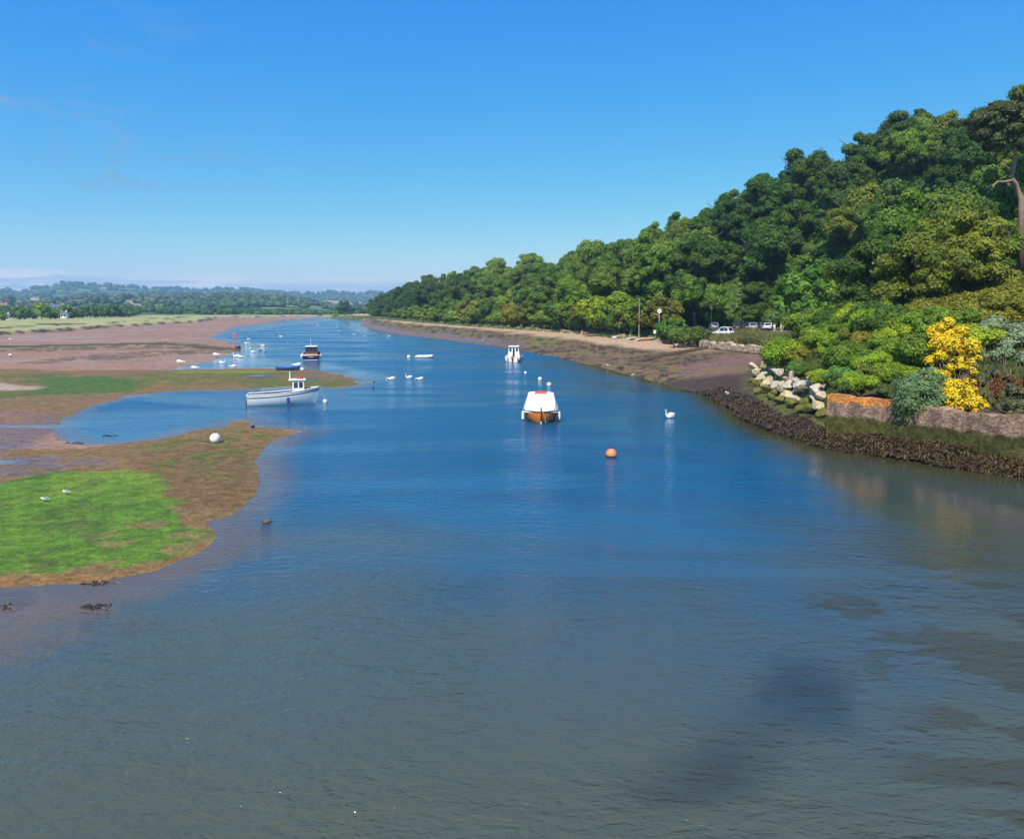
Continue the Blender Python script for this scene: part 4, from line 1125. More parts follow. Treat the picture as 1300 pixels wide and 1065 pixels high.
# ------------------------------------------------------------------ walls, boulders, seaweed
def wall_material(name, base, low, top, zlow, ztop, mortar=(.22, .19, .15), bw=.30, bh=.10):
    """Coursed masonry; weed-stained foot and lichen on the coping are bands of the wall's own height."""
    m = bpy.data.materials.new(name); m.use_nodes = True
    nt = m.node_tree; nd, lk = nt.nodes, nt.links; b = nd['Principled BSDF']; b.inputs['Roughness'].default_value = .9; b.inputs['Specular IOR Level'].default_value = .15
    uv = N(nd, 'ShaderNodeUVMap')
    br = N(nd, 'ShaderNodeTexBrick'); br.inputs['Scale'].default_value = 1.0
    br.inputs['Brick Width'].default_value = bw; br.inputs['Row Height'].default_value = bh; br.inputs['Mortar Size'].default_value = .012
    br.inputs['Color1'].default_value = tuple(c * 1.25 for c in base) + (1,); br.inputs['Color2'].default_value = tuple(c * .6 for c in base) + (1,); br.inputs['Mortar'].default_value = mortar + (1,)
    lk.new(uv.outputs[0], br.inputs['Vector'])
    sp = N(nd, 'ShaderNodeSeparateXYZ'); lk.new(uv.outputs[0], sp.inputs[0])
    n = N(nd, 'ShaderNodeTexNoise', i_Scale=1.6, i_Detail=8.0, i_Roughness=.7); lk.new(uv.outputs[0], n.inputs['Vector'])
    n2 = N(nd, 'ShaderNodeTexNoise', i_Scale=7.0, i_Detail=5.0, i_Roughness=.7); lk.new(uv.outputs[0], n2.inputs['Vector'])
    zz = M(nd, lk, 'MULTIPLY_ADD', n.outputs['Fac'], .7, M(nd, lk, 'SUBTRACT', sp.outputs['Y'], .35))
    f1 = ramp(nd, lk, zz, zlow - .12, zlow + .15, 1, 0)
    f2 = ramp(nd, lk, M(nd, lk, 'MULTIPLY_ADD', n2.outputs['Fac'], .9, M(nd, lk, 'MULTIPLY_ADD', n.outputs['Fac'], .8, M(nd, lk, 'SUBTRACT', zz, .85))), ztop - .15, ztop + .1, 0, .95)
    a = N(nd, 'ShaderNodeMix', data_type='RGBA'); lk.new(f1, a.inputs[0]); lk.new(br.outputs['Color'], a.inputs[6]); a.inputs[7].default_value = low + (1,)
    c = N(nd, 'ShaderNodeMix', data_type='RGBA'); lk.new(f2, c.inputs[0]); lk.new(a.outputs[2], c.inputs[6]); c.inputs[7].default_value = top + (1,)
    d = N(nd, 'ShaderNodeMix', data_type='RGBA', blend_type='MULTIPLY'); d.inputs[0].default_value = 1
    v = M(nd, lk, 'MULTIPLY', ramp(nd, lk, n2.outputs['Fac'], .3, .7, .55, 1.35), ramp(nd, lk, n.outputs['Fac'], .35, .65, .6, 1.3))
    lk.new(c.outputs[2], d.inputs[6]); lk.new(v, d.inputs[7]); lk.new(d.outputs[2], b.inputs['Base Color'])
    bp = N(nd, 'ShaderNodeBump'); bp.inputs['Strength'].default_value = .8; bp.inputs['Distance'].default_value = .05
    h = M(nd, lk, 'ADD', M(nd, lk, 'MULTIPLY', br.outputs['Fac'], -.6), n2.outputs['Fac'])
    lk.new(h, bp.inputs['Height']); lk.new(bp.outputs[0], b.inputs['Normal'])
    return m
def wall_run(pts, z0, z1, thick, jit=.03, step=.35, batter=.06, seed=0, parent=None, name='wall', m=None, ztopf=None):
    """A wall along pts (bank side to the left); uv in metres along and up."""
    P = [Vector((p[0], p[1], 0)) for p in pts]; S = [0]
    for i in range(1, len(P)): S.append(S[-1] + (P[i] - P[i - 1]).length)
    n = max(2, int(S[-1] / step)); rows = 8
    rg = np.random.default_rng(seed)
    V = []; UV = []
    for k in range(n + 1):
        s = S[-1] * k / n
        i = max(j for j in range(len(S)) if S[j] <= s + 1e-6); i = min(i, len(P) - 2)
        t = (s - S[i]) / (S[i + 1] - S[i]); p = P[i].lerp(P[i + 1], t)
        d = (P[i + 1] - P[i]).normalized(); nrm = Vector((-d.y, d.x, 0))
        zt = (ztopf(s / S[-1]) if ztopf else z1) + rg.normal() * jit * .6
        for r in range(rows + 1):
            f = r / rows; z = z0 + (zt - z0) * f
            off = nrm * (batter * (1 - f) * (z1 - z0) * -1 + rg.normal() * jit)
            V.append(p + off + Vector((0, 0, z))); UV.append((s, z))
        V.append(p - nrm * -thick + Vector((0, 0, zt + rg.normal() * jit * .5))); UV.append((s, zt + .05))
        V.append(p - nrm * -thick + Vector((0, 0, z0))); UV.append((s, z0))
    w = rows + 3; Fc = []
    for k in range(n):
        for r in range(w - 1): Fc.append((k * w + r, (k + 1) * w + r, (k + 1) * w + r + 1, k * w + r + 1))
    Fc.append(tuple(range(w - 1, -1, -1))); Fc.append(tuple(n * w + r for r in range(w)))
    me = bpy.data.meshes.new(name); me.from_pydata([tuple(v) for v in V], [], Fc)
    uvl = me.uv_layers.new(name='UVMap')
    for li, lp in enumerate(me.loops): uvl.data[li].uv = UV[lp.vertex_index]
    return link(name, me, m, parent)

def build_bank():
    rng = np.random.default_rng(31)
    Vl = lambda a, b, t: (a[0] + (b[0] - a[0]) * t, a[1] + (b[1] - a[1]) * t)
    mid = Vl(A_[5], A_[4], .45)
    near = [A_[6][:2], A_[5][:2], mid]
    rest = [mid, A_[4][:2], A_[3][:2], A_[2][:2]]
    wm = wall_material('old_brick', (.27, .165, .12), (.080, .078, .020), (.56, .22, .05), 1.75, 2.60)
    w = wall_run(near, .55, 2.95, -.9, seed=1, name='brick_wall', m=wm, jit=.045, ztopf=lambda t: 2.95 - .16 * t + .05 * sin(t * 40) + .04 * sin(t * 97))
    setp(w, 'short old brick river wall with orange lichen along its top', 'wall')
    rm = wall_material('crumbling_brick', (.27, .155, .105), (.070, .070, .020), (.34, .21, .13), 1.75, 2.6, (.34, .28, .22), .26, .10)
    w = wall_run(rest, .55, 2.75, -.9, seed=4, name='crumbling_wall', m=rm, jit=.07, ztopf=lambda t: 2.74 + .05 * sin(t * 23) + .05 * sin(t * 61) - .12 * t)
    setp(w, 'crumbling pinkish brick wall under the yellow broom at the right edge', 'wall')
    qm = wall_material('quay_stone', (.50, .36, .25), (.09, .085, .03), (.55, .38, .26), 1.45, 9.0, (.55, .45, .34), .55, .28)
    q = [A_[i][:2] for i in (13, 12, 11)]
    w = wall_run(q, .9, 2.45, -1.0, seed=2, name='quay_wall', m=qm, jit=.07, ztopf=lambda t: 2.45 + .15 * sin(t * 19) + .12 * sin(t * 47))
    setp(w, 'pale pinkish stone quay wall under the grassy edge of the car park', 'wall')
    # low rubble wall with steps at the top of the beach
    p = G(848, 437.5, 1.4)
    lm = mat('rubble_stone', (.42, .33, .24), .9, var=.35, vscale=1.2, bump=.6, bscale=4)
    m = MB()
    for k in range(26):
        m.box((p[0] - 1.9 + (k % 9) * .42, p[1] + .3 + rng.normal() * .05, 1.35 + (k // 9) * .36 + rng.normal() * .02), (.40, .6, .34), (.9, .9))
    for k in range(4): m.box((p[0] - 2.6, p[1] - .5 + k * .4, 1.3 + k * .12), (1.1, .42, .3 + k * .1))
    o = m.build('rubble_wall', lm, None, bevel=.05, seg=1); setp(o, 'low rubble stone wall and steps at the top of the beach left of the hedge', 'wall')

    # boulders of the rock armour, each one a thing
    def boulder_mesh(seed):
        import bmesh
        rg = random.Random(seed)
        bm = bmesh.new(); bmesh.ops.create_icosphere(bm, subdivisions=4, radius=.5)
        pl = [(Vector((rg.gauss(0, 1), rg.gauss(0, 1), rg.gauss(0, .8))).normalized(), rg.uniform(.27, .42)) for _ in range(13)]
        for v in bm.verts:
            for nn, dd in pl:
                e = v.co.dot(nn) - dd
                if e > 0: v.co -= nn * e * .93
        from mathutils import noise
        for v in bm.verts:
            v.co += v.co.normalized() * (noise.noise(v.co * 6 + Vector((seed, 0, 0))) * .035 + noise.noise(v.co * 17) * .014)
        me = bpy.data.meshes.new('boulder'); bm.to_mesh(me); bm.free()
        me.polygons.foreach_set('use_smooth', [True] * len(me.polygons)); me.set_sharp_from_angle(angle=radians(28))
        return me
    protos = [boulder_mesh(i) for i in range(7)]
    grey = mat('pale_boulder', (.55, .46, .34), .85, spec=.2, var=.38, vscale=3.5, bump=.6, bscale=11)
    tan = mat('tan_boulder', (.58, .47, .28), .9, spec=.15, var=.45, vscale=3.0, bump=.6, bscale=9)
    algal = mat('weedy_boulder', (.17, .16, .035), .9, spec=.2, var=.6, vscale=3.5, bump=.6, bscale=9)
    orange = mat('lichen_boulder', (.50, .25, .11), .9, spec=.1, var=.4, vscale=4, bump=.5, bscale=9)
    R0 = [  # px, py of centre, radius px, material
        (1040, 496, 13, grey), (1020, 492, 11, grey), (1006, 489, 10, grey), (1030, 488, 9, grey), (1046, 503, 9, grey), (996, 491, 9, tan), (986, 489, 8, grey), (976, 486, 9, tan), (968, 480, 9, tan), (962, 473, 8, tan), (958, 466, 7, tan),
        (979, 456, 6, tan), (986, 460, 5, grey), (990, 473, 9, grey), (983, 467, 6, grey), (1008, 476, 7, grey), (1012, 483, 6, grey), (1002, 482, 6, orange), (1000, 481, 5, grey), (1014, 496, 7, grey), (972, 462, 6, tan), (978, 478, 6, tan), (1080, 487, 5, grey), (1028, 480, 4, grey),
        (963, 486, 6, algal), (975, 494, 7, algal), (987, 497, 7, algal), (1000, 504, 9, tan), (990, 508, 8, algal), (1012, 508, 9, tan), (1026, 512, 8, algal), (1042, 516, 9, tan), (1030, 520, 8, algal), (1046, 525, 8, algal), (1005, 513, 7, algal), (1017, 520, 7, algal), (980, 503, 6, algal), (962, 496, 6, algal), (955, 482, 5, algal), (1036, 506, 7, grey)]
    R0.sort(key=lambda r: r[0])
    kinds = {}
    for px, py, rp, m_ in R0:
        up = py < 500 and m_ is not algal
        h = hit(px, py + rp * .8, 36)
        nm = {'pale_boulder': 'pale grey', 'tan_boulder': 'tan', 'weedy_boulder': 'weed covered', 'lichen_boulder': 'orange stained'}[m_.name]
        kinds.setdefault(nm, []).append((px, py, rp, m_, h))
    for nm, lst in kinds.items():
        for i, (px, py, rp, m_, h) in enumerate(lst):
            r = rp * h.y / F * 2.05
            z = CAMH - (py - 393) * h.y / F
            o = bpy.data.objects.new('boulder', protos[(px * 7 + py) % 7].copy()); COL.objects.link(o)
            o.data.materials.clear(); o.data.materials.append(m_)
            o.location = (h.x, h.y + r * .25, max(z, hz(h.x, h.y) + r * .1)); o.scale = (r * 1.3, r * 1.1, r * .78); o.rotation_euler = (rng.uniform(-.4, .4), rng.uniform(-.4, .4), rng.uniform(0, 6.28))
            lab = f'{nm} boulder on the point left of the brick wall' if len(lst) == 1 else f'{nm} boulder left of the brick wall, {ORD[i] if i < 20 else "last"} of its colour from the left'
            setp(o, lab, 'boulder', 'boulders of the rock bank')
    # a band of rock bedding under the boulders
    # bladder wrack over the foreshore
    n = 220000
    x = rng.uniform(12, 34, n); y = rng.uniform(28, 72, n)
    L = land(x, y, True)
    f = np.maximum(L['sd'], 0) / (np.maximum(L['sd'], 0) + L['dA'] + 1e-6)
    nn = fbm(x * .8, y * .8, 3, 77)
    lim = np.where(y < 50, .86, np.where(y < 62, .62, .5 - (y - 62) * .012)) 
    k = (L['sd'] > -.15) & (~L['iA']) & L['right'] & (f < lim + (nn - .5) * .35) & (x / y < .74) & (y < 71)
    P = np.stack([x, y, np.maximum(L['z'].ravel(), 0)], 1)[k][:70000]
    print('wrack', len(P))
    n = len(P)
    dl, dh = .17, .30
    # fronds: drooping bent strips of two quads
    a = rng.uniform(0, 2 * pi, n); Ln = rng.uniform(.10, .26, n); W = rng.uniform(.018, .045, n)
    lump = .30 * np.clip(fbm(P[:, 0] * 1.3, P[:, 1] * 1.3, 3, 7) * 2 - .75, 0, 1)
    base = P + np.stack([np.zeros(n), np.zeros(n), lump - .02], 1)
    dx, dy = np.cos(a), np.sin(a)
    side = np.stack([-dy, dx, np.zeros(n)], 1) * W[:, None]
    mid = base + np.stack([dx * Ln * .4, dy * Ln * .4, Ln * rng.uniform(.2, .8, n)], 1)
    tip = base + np.stack([dx * Ln, dy * Ln, Ln * rng.uniform(-.3, .5, n)], 1)
    V = np.stack([base - side, base + side, mid + side * 1.4, mid - side * 1.4, tip + side * .6, tip - side * .6], 1).reshape(-1, 3)
    i = np.arange(n)[:, None] * 6
    Q = np.concatenate([i + np.array([0, 1, 2, 3]), i + np.array([3, 2, 4, 5])])
    me = npmesh('seaweed', V, Q); fattr(me, 'tint', np.repeat(rng.random(n) ** 2, 6)); me.materials.append(foliage_material('wrack', (.034, .023, .011), (.17, .115, .045), .45, .1, .4))
    setp(link('seaweed', me), 'dark brown bladder wrack hanging over the foreshore below the wall', 'seaweed', kind='stuff')
    # a low weed-covered groyne running out over the mud, with rotten posts
    root = Vector(G(852, 450, .9) + (.85,))
    g = empty('groyne', root, 0, 'low weed covered stone groyne with rotten posts crossing the mud below the hedge', 'groyne')
    path = [G(813, 457, .7), G(828, 454, .8), G(845, 451, .9), G(862, 448.5, 1.0), G(880, 446, 1.1), G(893, 443.5, 1.2), G(908, 443, 1.3)]
    V = MB()
    for i in range(len(path) - 1):
        for k in range(16):
            t = k / 15; x0 = path[i][0] * (1 - t) + path[i + 1][0] * t; y0 = path[i][1] * (1 - t) + path[i + 1][1] * t
            r = rng.uniform(.4, .6)
            V.ball((x0 - root.x + rng.normal() * .1, y0 - root.y + rng.normal() * .2, hz(x0, y0) - root.z + .05), r, 7, 5, (1, 1, .8))
    V.build('stone_ridge', mat('weedy_stones', (.075, .062, .03), .9, var=.5, vscale=.6, bump=.7, bscale=3), g)
    for px in (896, 899, 903, 890, 912):
        q = G(px, 442.5, 1.3); m = MB(); m.tube([(q[0] - root.x, q[1] - root.y, 0), (q[0] - root.x + .1, q[1] - root.y, 1.1 + .25 * rng.random())], .11, 7)
        m.build('post', mat('rotten_wood', (.10, .085, .07), .9, var=.3), g)
build_bank()

# ------------------------------------------------------------------ boats
WHITE = mat('white_gelcoat', (.80, .79, .75), .3, var=.06, vscale=1.5, coat=.2)
CREAM = mat('cream_paint', (.72, .68, .58), .4, var=.08)
RUB = mat('dark_rubbing_strake', (.05, .04, .04), .6)
GREYW = mat('weathered_wood', (.30, .24, .17), .8, var=.25, vscale=4, bump=.2)
DARKIN = mat('dark_interior', (.05, .05, .055), .7)
STEEL = mat('galvanised_steel', (.45, .46, .47), .4, metal=.8)
RAIL = mat('thin_rail', (.55, .56, .58), .5)
ROPE = mat('rope', (.35, .32, .26), .9)
BLUE = mat('blue_fender', (.03, .05, .28), .4)
REDM = mat('red_paint', (.50, .04, .03), .45, var=.15)
ORNG = mat('orange_varnish', (.85, .22, .02), .3, var=.22, vscale=3, coat=.5)
CANVAS = mat('white_canvas', (.78, .77, .74), .85, var=.06, vscale=1.2, bump=.35, bscale=2.2)
NAVY = mat('navy_gelcoat', (.012, .016, .055), .25, var=.1, coat=.3)
RUBBER = mat('black_rubber', (.02, .02, .02), .7)
AFOUL = mat('antifouling', (.10, .035, .025), .8)

def hull_secs(L, B, fs, fb, draft, n=22, transom=.8, full=2.4, rake=.5, m=9, flare=.25, sheer=2.0):
    secs = []
    for i in range(n + 1):
        t = i / n
        if t < .42: f = transom + (1 - transom) * sin(pi / 2 * t / .42)
        else: f = max(.012, 1 - ((t - .42) / .58) ** full)
        hb = B / 2 * f
        zs = fs + (fb - fs) * t ** sheer
        zk = -draft * (1 - .9 * max(0, (t - .75) / .25) ** 2)
        x = -L / 2 + L * t
        row = []
        for j in range(m + 1):
            w = j / m                       # 0 keel .. 1 gunwale
            y = hb * (sin(w * pi / 2) ** (.62 + .5 * max(0, t - .5))) * (1 - flare * max(0, t - .4) * (1 - w))
            z = zk + (zs - zk) * (1 - cos(w * pi / 2)) ** .75
            xx = x - rake * (1 - w) ** 1.3 * max(0, (t - .5) / .5) ** 2
            row.append((xx, y, z))
        secs.append(row)
    return secs
def hull(parent, mt, L, B, fs, fb, draft, inner=.07, floor=.15, name='hull', lining=None, **kw):
    S = hull_secs(L, B, fs, fb, draft, **kw)
    m = len(S[0]) - 1; n = len(S) - 1
    mb = MB()
    full = [[(p[0], -p[1], p[2]) for p in reversed(r)] + [(p[0], p[1], p[2]) for p in r[1:]] for r in S]
    mb.loft(full, closed=False, caps=False)
    w = len(full[0]); mb.f.append(tuple(range(w)))        # transom
    # inner skin and rail
    if inner is not None:
        inn = []
        for i, r in enumerate(full):
            t = i / n; row = []
            for (x, y, z) in r:
                yy = math.copysign(max(abs(y) - inner, 0.004), y) if abs(y) > .01 else y
                zf = max(z, floor)
                row.append((max(min(x, L / 2 - inner * 2.5), -L / 2 + inner), yy, zf if zf < z or abs(y) < .01 or z < floor else z))
            inn.append(row)
        lin = MB(); lin.loft(inn, closed=False, caps=False); b = len(mb.v); mb.v += [p for r in inn for p in r]
        for i in range(n):
            for e in (0, w - 1):
                mb.f.append((i * w + e, (i + 1) * w + e, b + (i + 1) * w + e, b + i * w + e))
        for k in range(w - 1): mb.f.append((k, k + 1, b + k + 1, b + k))
    o = mb.build(name, mt, parent, smooth='auto')
    if inner is not None: lin.build('inner_lining', lining or mt, o)
    return S, o
def gunwale(parent, S, mt, r=.035, name='gunwale', dz=0.0, dy=0.0):
    mb = MB()
    P = [(s[-1][0], s[-1][1] + dy, s[-1][2] + dz) for s in S]
    mb.tube(P, r, 6); mb.tube([(p[0], -p[1], p[2]) for p in P], r, 6)
    mb.tube([(P[0][0], -P[0][1], P[0][2]), P[0]], r, 6)
    return mb.build(name, mt, parent, smooth=True)
def fender(parent, x, y, z, mt, h=.5, r=.11):
    m = MB(); m.lathe([(.02, -h / 2 - r * .6), (r * .7, -h / 2 - r * .3), (r, -h / 2), (r, h / 2), (r * .7, h / 2 + r * .3), (.02, h / 2 + r * .6)], (x, y, z), 12)
    f = m.build('fender', mt, parent, smooth='auto')
    m = MB(); m.tube([(x, y, z + h / 2 + r * .5), (x, y * .97, z + h / 2 + .25)], .012, 5); m.build('lanyard', ROPE, f)
    return f
def window_panes(parent, quads, name='window', frame=None):
    for q in quads:
        m = MB(); m.add(q, [(0, 1, 2, 3)] if len(q) == 4 else [tuple(range(len(q)))])
        o = m.build(name, glass(), parent)
        md = o.modifiers.new('t', 'SOLIDIFY'); md.thickness = .012; md.offset = 0

# 1. white open fishing boat with a wheelhouse, broadside on
def fishing_boat():
    a = G(317, 514.5); b = G(404, 511.5)
    c = ((a[0] + b[0]) / 2, (a[1] + b[1]) / 2); L = math.dist(a, b) * 1.06
    o = empty('fishing_boat', (c[0], c[1], 0), atan2(b[1] - a[1], b[0] - a[0]), 'white open fishing boat with a small wheelhouse moored off the green point', 'boat')
    B = 2.2
    S, h = hull(o, WHITE, L, B, .92, 1.42, .35, floor=.30, lining=mat('grey_lining', (.16, .17, .18), .8, var=.4, vscale=6), transom=.80, rake=.45, full=2.3)
    gunwale(o, S, WHITE, .045, 'gunwale')
    mb = MB()
    for sg in (1, -1):
        mb.tube([(s[6][0] + (s[7][0] - s[6][0]) * .6, sg * (s[7][1] + .03), s[-1][2] - .22) for s in S], .035, 6)
    mb.build('rubbing_strake', RUB, o, smooth=True)
    mb = MB()
    for i in range(9): mb.box((-L / 2 + .45 + i * .34, 0, .345), (.30, 1.5, .05))
    mb.build('floor_boards', GREYW, o)
    mb = MB()
    rg = random.Random(3)
    for i in range(7): mb.box((-L / 2 + .8 + i * .38, rg.uniform(-.5, .5), .52), (.34, .4, rg.uniform(.2, .42)), rz=rg.uniform(-.4, .4))
    mb.build('fishing_gear', mat('fishing_gear', (.09, .11, .16), .8, var=.5, vscale=5), o, bevel=.03)
    for x in (-L * .36, -L * .12):
        mb = MB(); mb.box((x, 0, .72), (.26, B * .86, .045)); mb.build('thwart', GREYW, o)
    # foredeck
    mb = MB(); vs = []; 
    F_ = [(s[-1][0], s[-1][1] - .04, s[-1][2] - .10) for s in S if s[-1][0] > L * .20]
    vs = [(p[0], -p[1], p[2]) for p in F_] + [p for p in F_]; n = len(F_)
    mb.add(vs, [(i, i + 1, n + i + 1, n + i) for i in range(n - 1)]); mb.build('foredeck', CREAM, o)
    mb = MB(); mb.box((L * .31, 0, 1.22), (.6, .6, .26), (.85, .85)); mb.build('hatch', mat('red_brown_hatch', (.25, .09, .06), .7), o, bevel=.03)
    # wheelhouse
    x0, x1, y0, z0, z1 = L * .115, L * .285, .55, .55, 2.02
    wh = MB().box(((x0 + x1) / 2, 0, (z0 + z1) / 2), (x1 - x0, y0 * 2, z1 - z0), (.94, .92)).build('wheelhouse', WHITE, o, bevel=.025)
    def sd(y, z): f = (z - z0) / (z1 - z0); return y * (1 - .08 * f) + math.copysign(.006, y)
    xm = (x0 + x1) / 2
    for (xa, xb) in ((x0 + .14, xm - .05), (xm + .05, x1 - .14)):
        for sg in (-1, 1):
            window_panes(wh, [[(xa, sd(sg * y0, 1.40), 1.40), (xb, sd(sg * y0, 1.40), 1.40), (xb, sd(sg * y0, 1.88), 1.88), (xa, sd(sg * y0, 1.88), 1.88)]])
    for (ya, yb) in ((-.44, -.05), (.05, .44)):
        window_panes(wh, [[(x1 - .012, ya, 1.42), (x1 - .012, yb, 1.42), (x1 - .024, yb, 1.86), (x1 - .024, ya, 1.86)]])
    window_panes(wh, [[(x0 + .008, -.3, .75), (x0 + .008, .3, .75), (x0 + .03, .3, 1.86), (x0 + .03, -.3, 1.86)]], 'doorway')
    rf = MB().box((xm - .08, 0, z1 + .06), (x1 - x0 + .42, y0 * 2 + .16, .11), (.96, .93)).build('roof', CREAM, wh, bevel=.03)
    MB().lathe([(.05, -.06), (.26, -.05), (.30, .0), (.26, .06), (.1, .1)], (xm + .12, 0, z1 + .17), 16).build('life_ring', REDM, rf, smooth='auto')
    MB().tube([(x0 - .16, .25, z1 + .1), (x0 - .16, .25, z1 + .72)], .055, 8).build('exhaust_pipe', CREAM, rf)
    MB().tube([(x0 + .28, -.2, z1 + .1), (x0 + .28, -.2, z1 + .95)], .012, 5).build('aerial', STEEL, rf)
    mb = MB(); mb.tube([(-L * .30, .7, .9), (-L * .30, .7, 1.32), (x0 + .05, .62, 1.42)], .014, 6); mb.tube([(-L * .30, -.7, .9), (-L * .30, -.7, 1.32), (x0 + .05, -.62, 1.42)], .014, 6); mb.tube([(-L * .30, -.7, 1.32), (-L * .30, .7, 1.32)], .014, 6)
    mb.build('rail', RAIL, o)
    mb = MB(); mb.tube([(-L * .44, -.6, .9), (-L * .44, -.6, 1.15), (-L * .44, .6, 1.15), (-L * .44, .6, .9)], .02, 6); mb.build('stern_rail', RAIL, o)
    fender(o, L * .055, -B / 2 - .10, .42, BLUE, .42, .12)
    mb = MB(); mb.box((-L / 2 - .10, 0, .0), (.10, .05, .9)); mb.build('rudder', RUB, o)
    mb = MB(); mb.tube([(L / 2 - .05, 0, 1.3), (L / 2 + .32, -.15, .55), (L / 2 + .62, -.2, .12)], .02, 6); mb.build('mooring_rope', ROPE, o)
    return o
fishing_boat()

# 2. boat with orange varnished bow under a white canvas cover, bow towards the camera
def covered_boat():
    c = G(687, 538); L = 6.4; B = 2.55
    o = empty('covered_boat', (c[0] + .1, c[1] + L / 2 - .2, 0), radians(-90) + radians(-2), 'orange varnished boat under a white canvas cover, bow facing the viewer', 'boat')
    S, h = hull(o, ORNG, L, B, .72, .86, .4, floor=.3, transom=.75, rake=.25, full=6.5, flare=.35)
    gunwale(o, S, RUB, .045)
    MB().tube([(L / 2 + .02, 0, .96), (L / 2 + .01, 0, .5), (L / 2 - .12, 0, .05), (L / 2 - .3, 0, -.3)], [.045, .05, .05, .04], 8).build('stem_post', mat('dark_oak', (.09, .05, .03), .6), o)
    MB().tube([(L / 2 - .02, 0, .14), (L / 2 - .08, 0, -.06)], [.06, .05], 8).build('stem_band', WHITE, o)
    # canvas: from the rail up to a flat cabin top
    secs = []
    NS = 26
    rg = random.Random(5)
    for i in range(NS + 1):
        t = i / NS; x = -L / 2 + .1 + (L - .22) * t
        q = min(range(len(S)), key=lambda k: abs(S[k][-1][0] - x)); hb = S[q][-1][1] + .05; zs = S[q][-1][2]
        top = 1.62 if t < .60 else 1.62 - (1.62 - .93) * ((t - .60) / .40) ** 1.0
        top = max(top, zs + .05); tw = .80 if t < .6 else .80 + .05 * (t - .6)
        tw = min(hb * .93, .98 - .1 * max(0, t - .8))
        row = []
        for j in range(17):
            s = j / 16 * 2 - 1; a = abs(s)
            if a > .62: f = (a - .62) / .38; y = tw + (hb - tw) * f; z = top - .06 - (top - .06 - zs + .10) * f ** 1.15
            else: y = tw * a / .62; z = top - .06 * (a / .62) ** 3
            z += .018 * sin(x * 9 + s * 3) * (1 - a)
            row.append((x, math.copysign(y, s), z))
        secs.append(row)
    mb = MB(); mb.loft(secs, closed=False, caps=False)
    mb.f.append(tuple(range(17))); mb.f.append(tuple(NS * 17 + k for k in range(16, -1, -1)))
    mb.build('canvas_cover', CANVAS, o, smooth='auto')
    MB().box((-1.9, 0, 1.66), (1.2, .95, .16), (.93, .88)).build('cabin_hatch', mat('orange_red_hatch', (.55, .10, .03), .5), o, bevel=.03)
    for i, x in enumerate((1.9, 2.3)):
        for sg in (1, -1):
            fender(o, x - .9 * i * 1.3, sg * (B / 2 + .02 - .02 * i), .42, WHITE, .46, .11)
    for sg in (1, -1): fender(o, 2.25, sg * 1.12, .45, mat('dark_fender', (.05, .05, .06), .6), .34, .09)
    MB().tube([(L / 2 - .1, 0, .9), (L / 2 - .1, 0, 1.16)], .05, 8).build('bow_bollard', RUB, o)
    mb = MB(); mb.tube([(L / 2 - .1, 0, .98), (L / 2 + .1, .2, .7), (L / 2 + .2, .34, .1)], .02, 6); mb.build('mooring_rope', ROPE, o)
covered_boat()

# 3. small white cabin boat, stern towards the camera
def cabin_boat():
    c = G(653, 459.5); L = 5.2; B = 2.5
    o = empty('cabin_boat', (c[0], c[1] + L / 2, 0), radians(90 - 7), 'small white cabin boat with an outboard, seen from astern', 'boat')
    S, h = hull(o, WHITE, L, B, .72, 1.1, .3, floor=.3, transom=.9, rake=.5, full=2.6)
    gunwale(o, S, CREAM, .05)
    x0, x1 = -.9, 1.4; z0, z1 = .5, 2.25
    wh = MB().box(((x0 + x1) / 2, 0, (z0 + z1) / 2), (x1 - x0, 1.9, z1 - z0), (.85, .80)).build('cabin', WHITE, o, bevel=.04)
    def bx(z): return x0 + (x1 - x0) * .075 * (z - z0) / (z1 - z0) - .008
    for ya, yb in ((-.68, -.33), (-.17, .17), (.33, .68)):
        if ya == -.17: window_panes(wh, [[(bx(.62), ya, .62), (bx(.62), yb, .62), (bx(1.72), yb, 1.72), (bx(1.72), ya, 1.72)]], 'door')
        window_panes(wh, [[(bx(1.5) - .003, ya, 1.76 if ya == -.17 else 1.5), (bx(1.5) - .003, yb, 1.76 if ya == -.17 else 1.5), (bx(2.05) - .003, yb, 2.05), (bx(2.05) - .003, ya, 2.05)]])
    for sg in (-1, 1):
        window_panes(wh, [[(-.5, sg * .90, 1.45), (.9, sg * .90, 1.45), (.8, sg * .83, 1.95), (-.4, sg * .83, 1.95)]])
    MB().box((.2, 0, z1 + .04), (2.3, 1.75, .09), (.95, .93)).build('roof', WHITE, wh, bevel=.03)
    MB().tube([(.0, -.5, z1), (.0, -.5, z1 + .3)], .04, 8).build('lamp_post', mat('yellow_paint', (.7, .5, .05), .5), wh)
    ob = MB().box((-L / 2 - .22, 0, .72), (.36, .34, .42), (.8, .8)).build('outboard_motor', mat('pink_red_cowl', (.55, .12, .08), .4), o, bevel=.05)
    MB().tube([(-L / 2 - .2, 0, .5), (-L / 2 - .22, 0, -.3)], .07, 8).build('outboard_leg', DARKIN, ob)
    for y in (-.85, .7): fender(o, -L / 2 - .12, y, .4, mat('pink_fender', (.55, .22, .16), .5), .25, .13)
    MB().box((-L / 2 + .5, 0, .6), (.5, 1.6, .12)).build('stern_seat', GREYW, o)
cabin_boat()

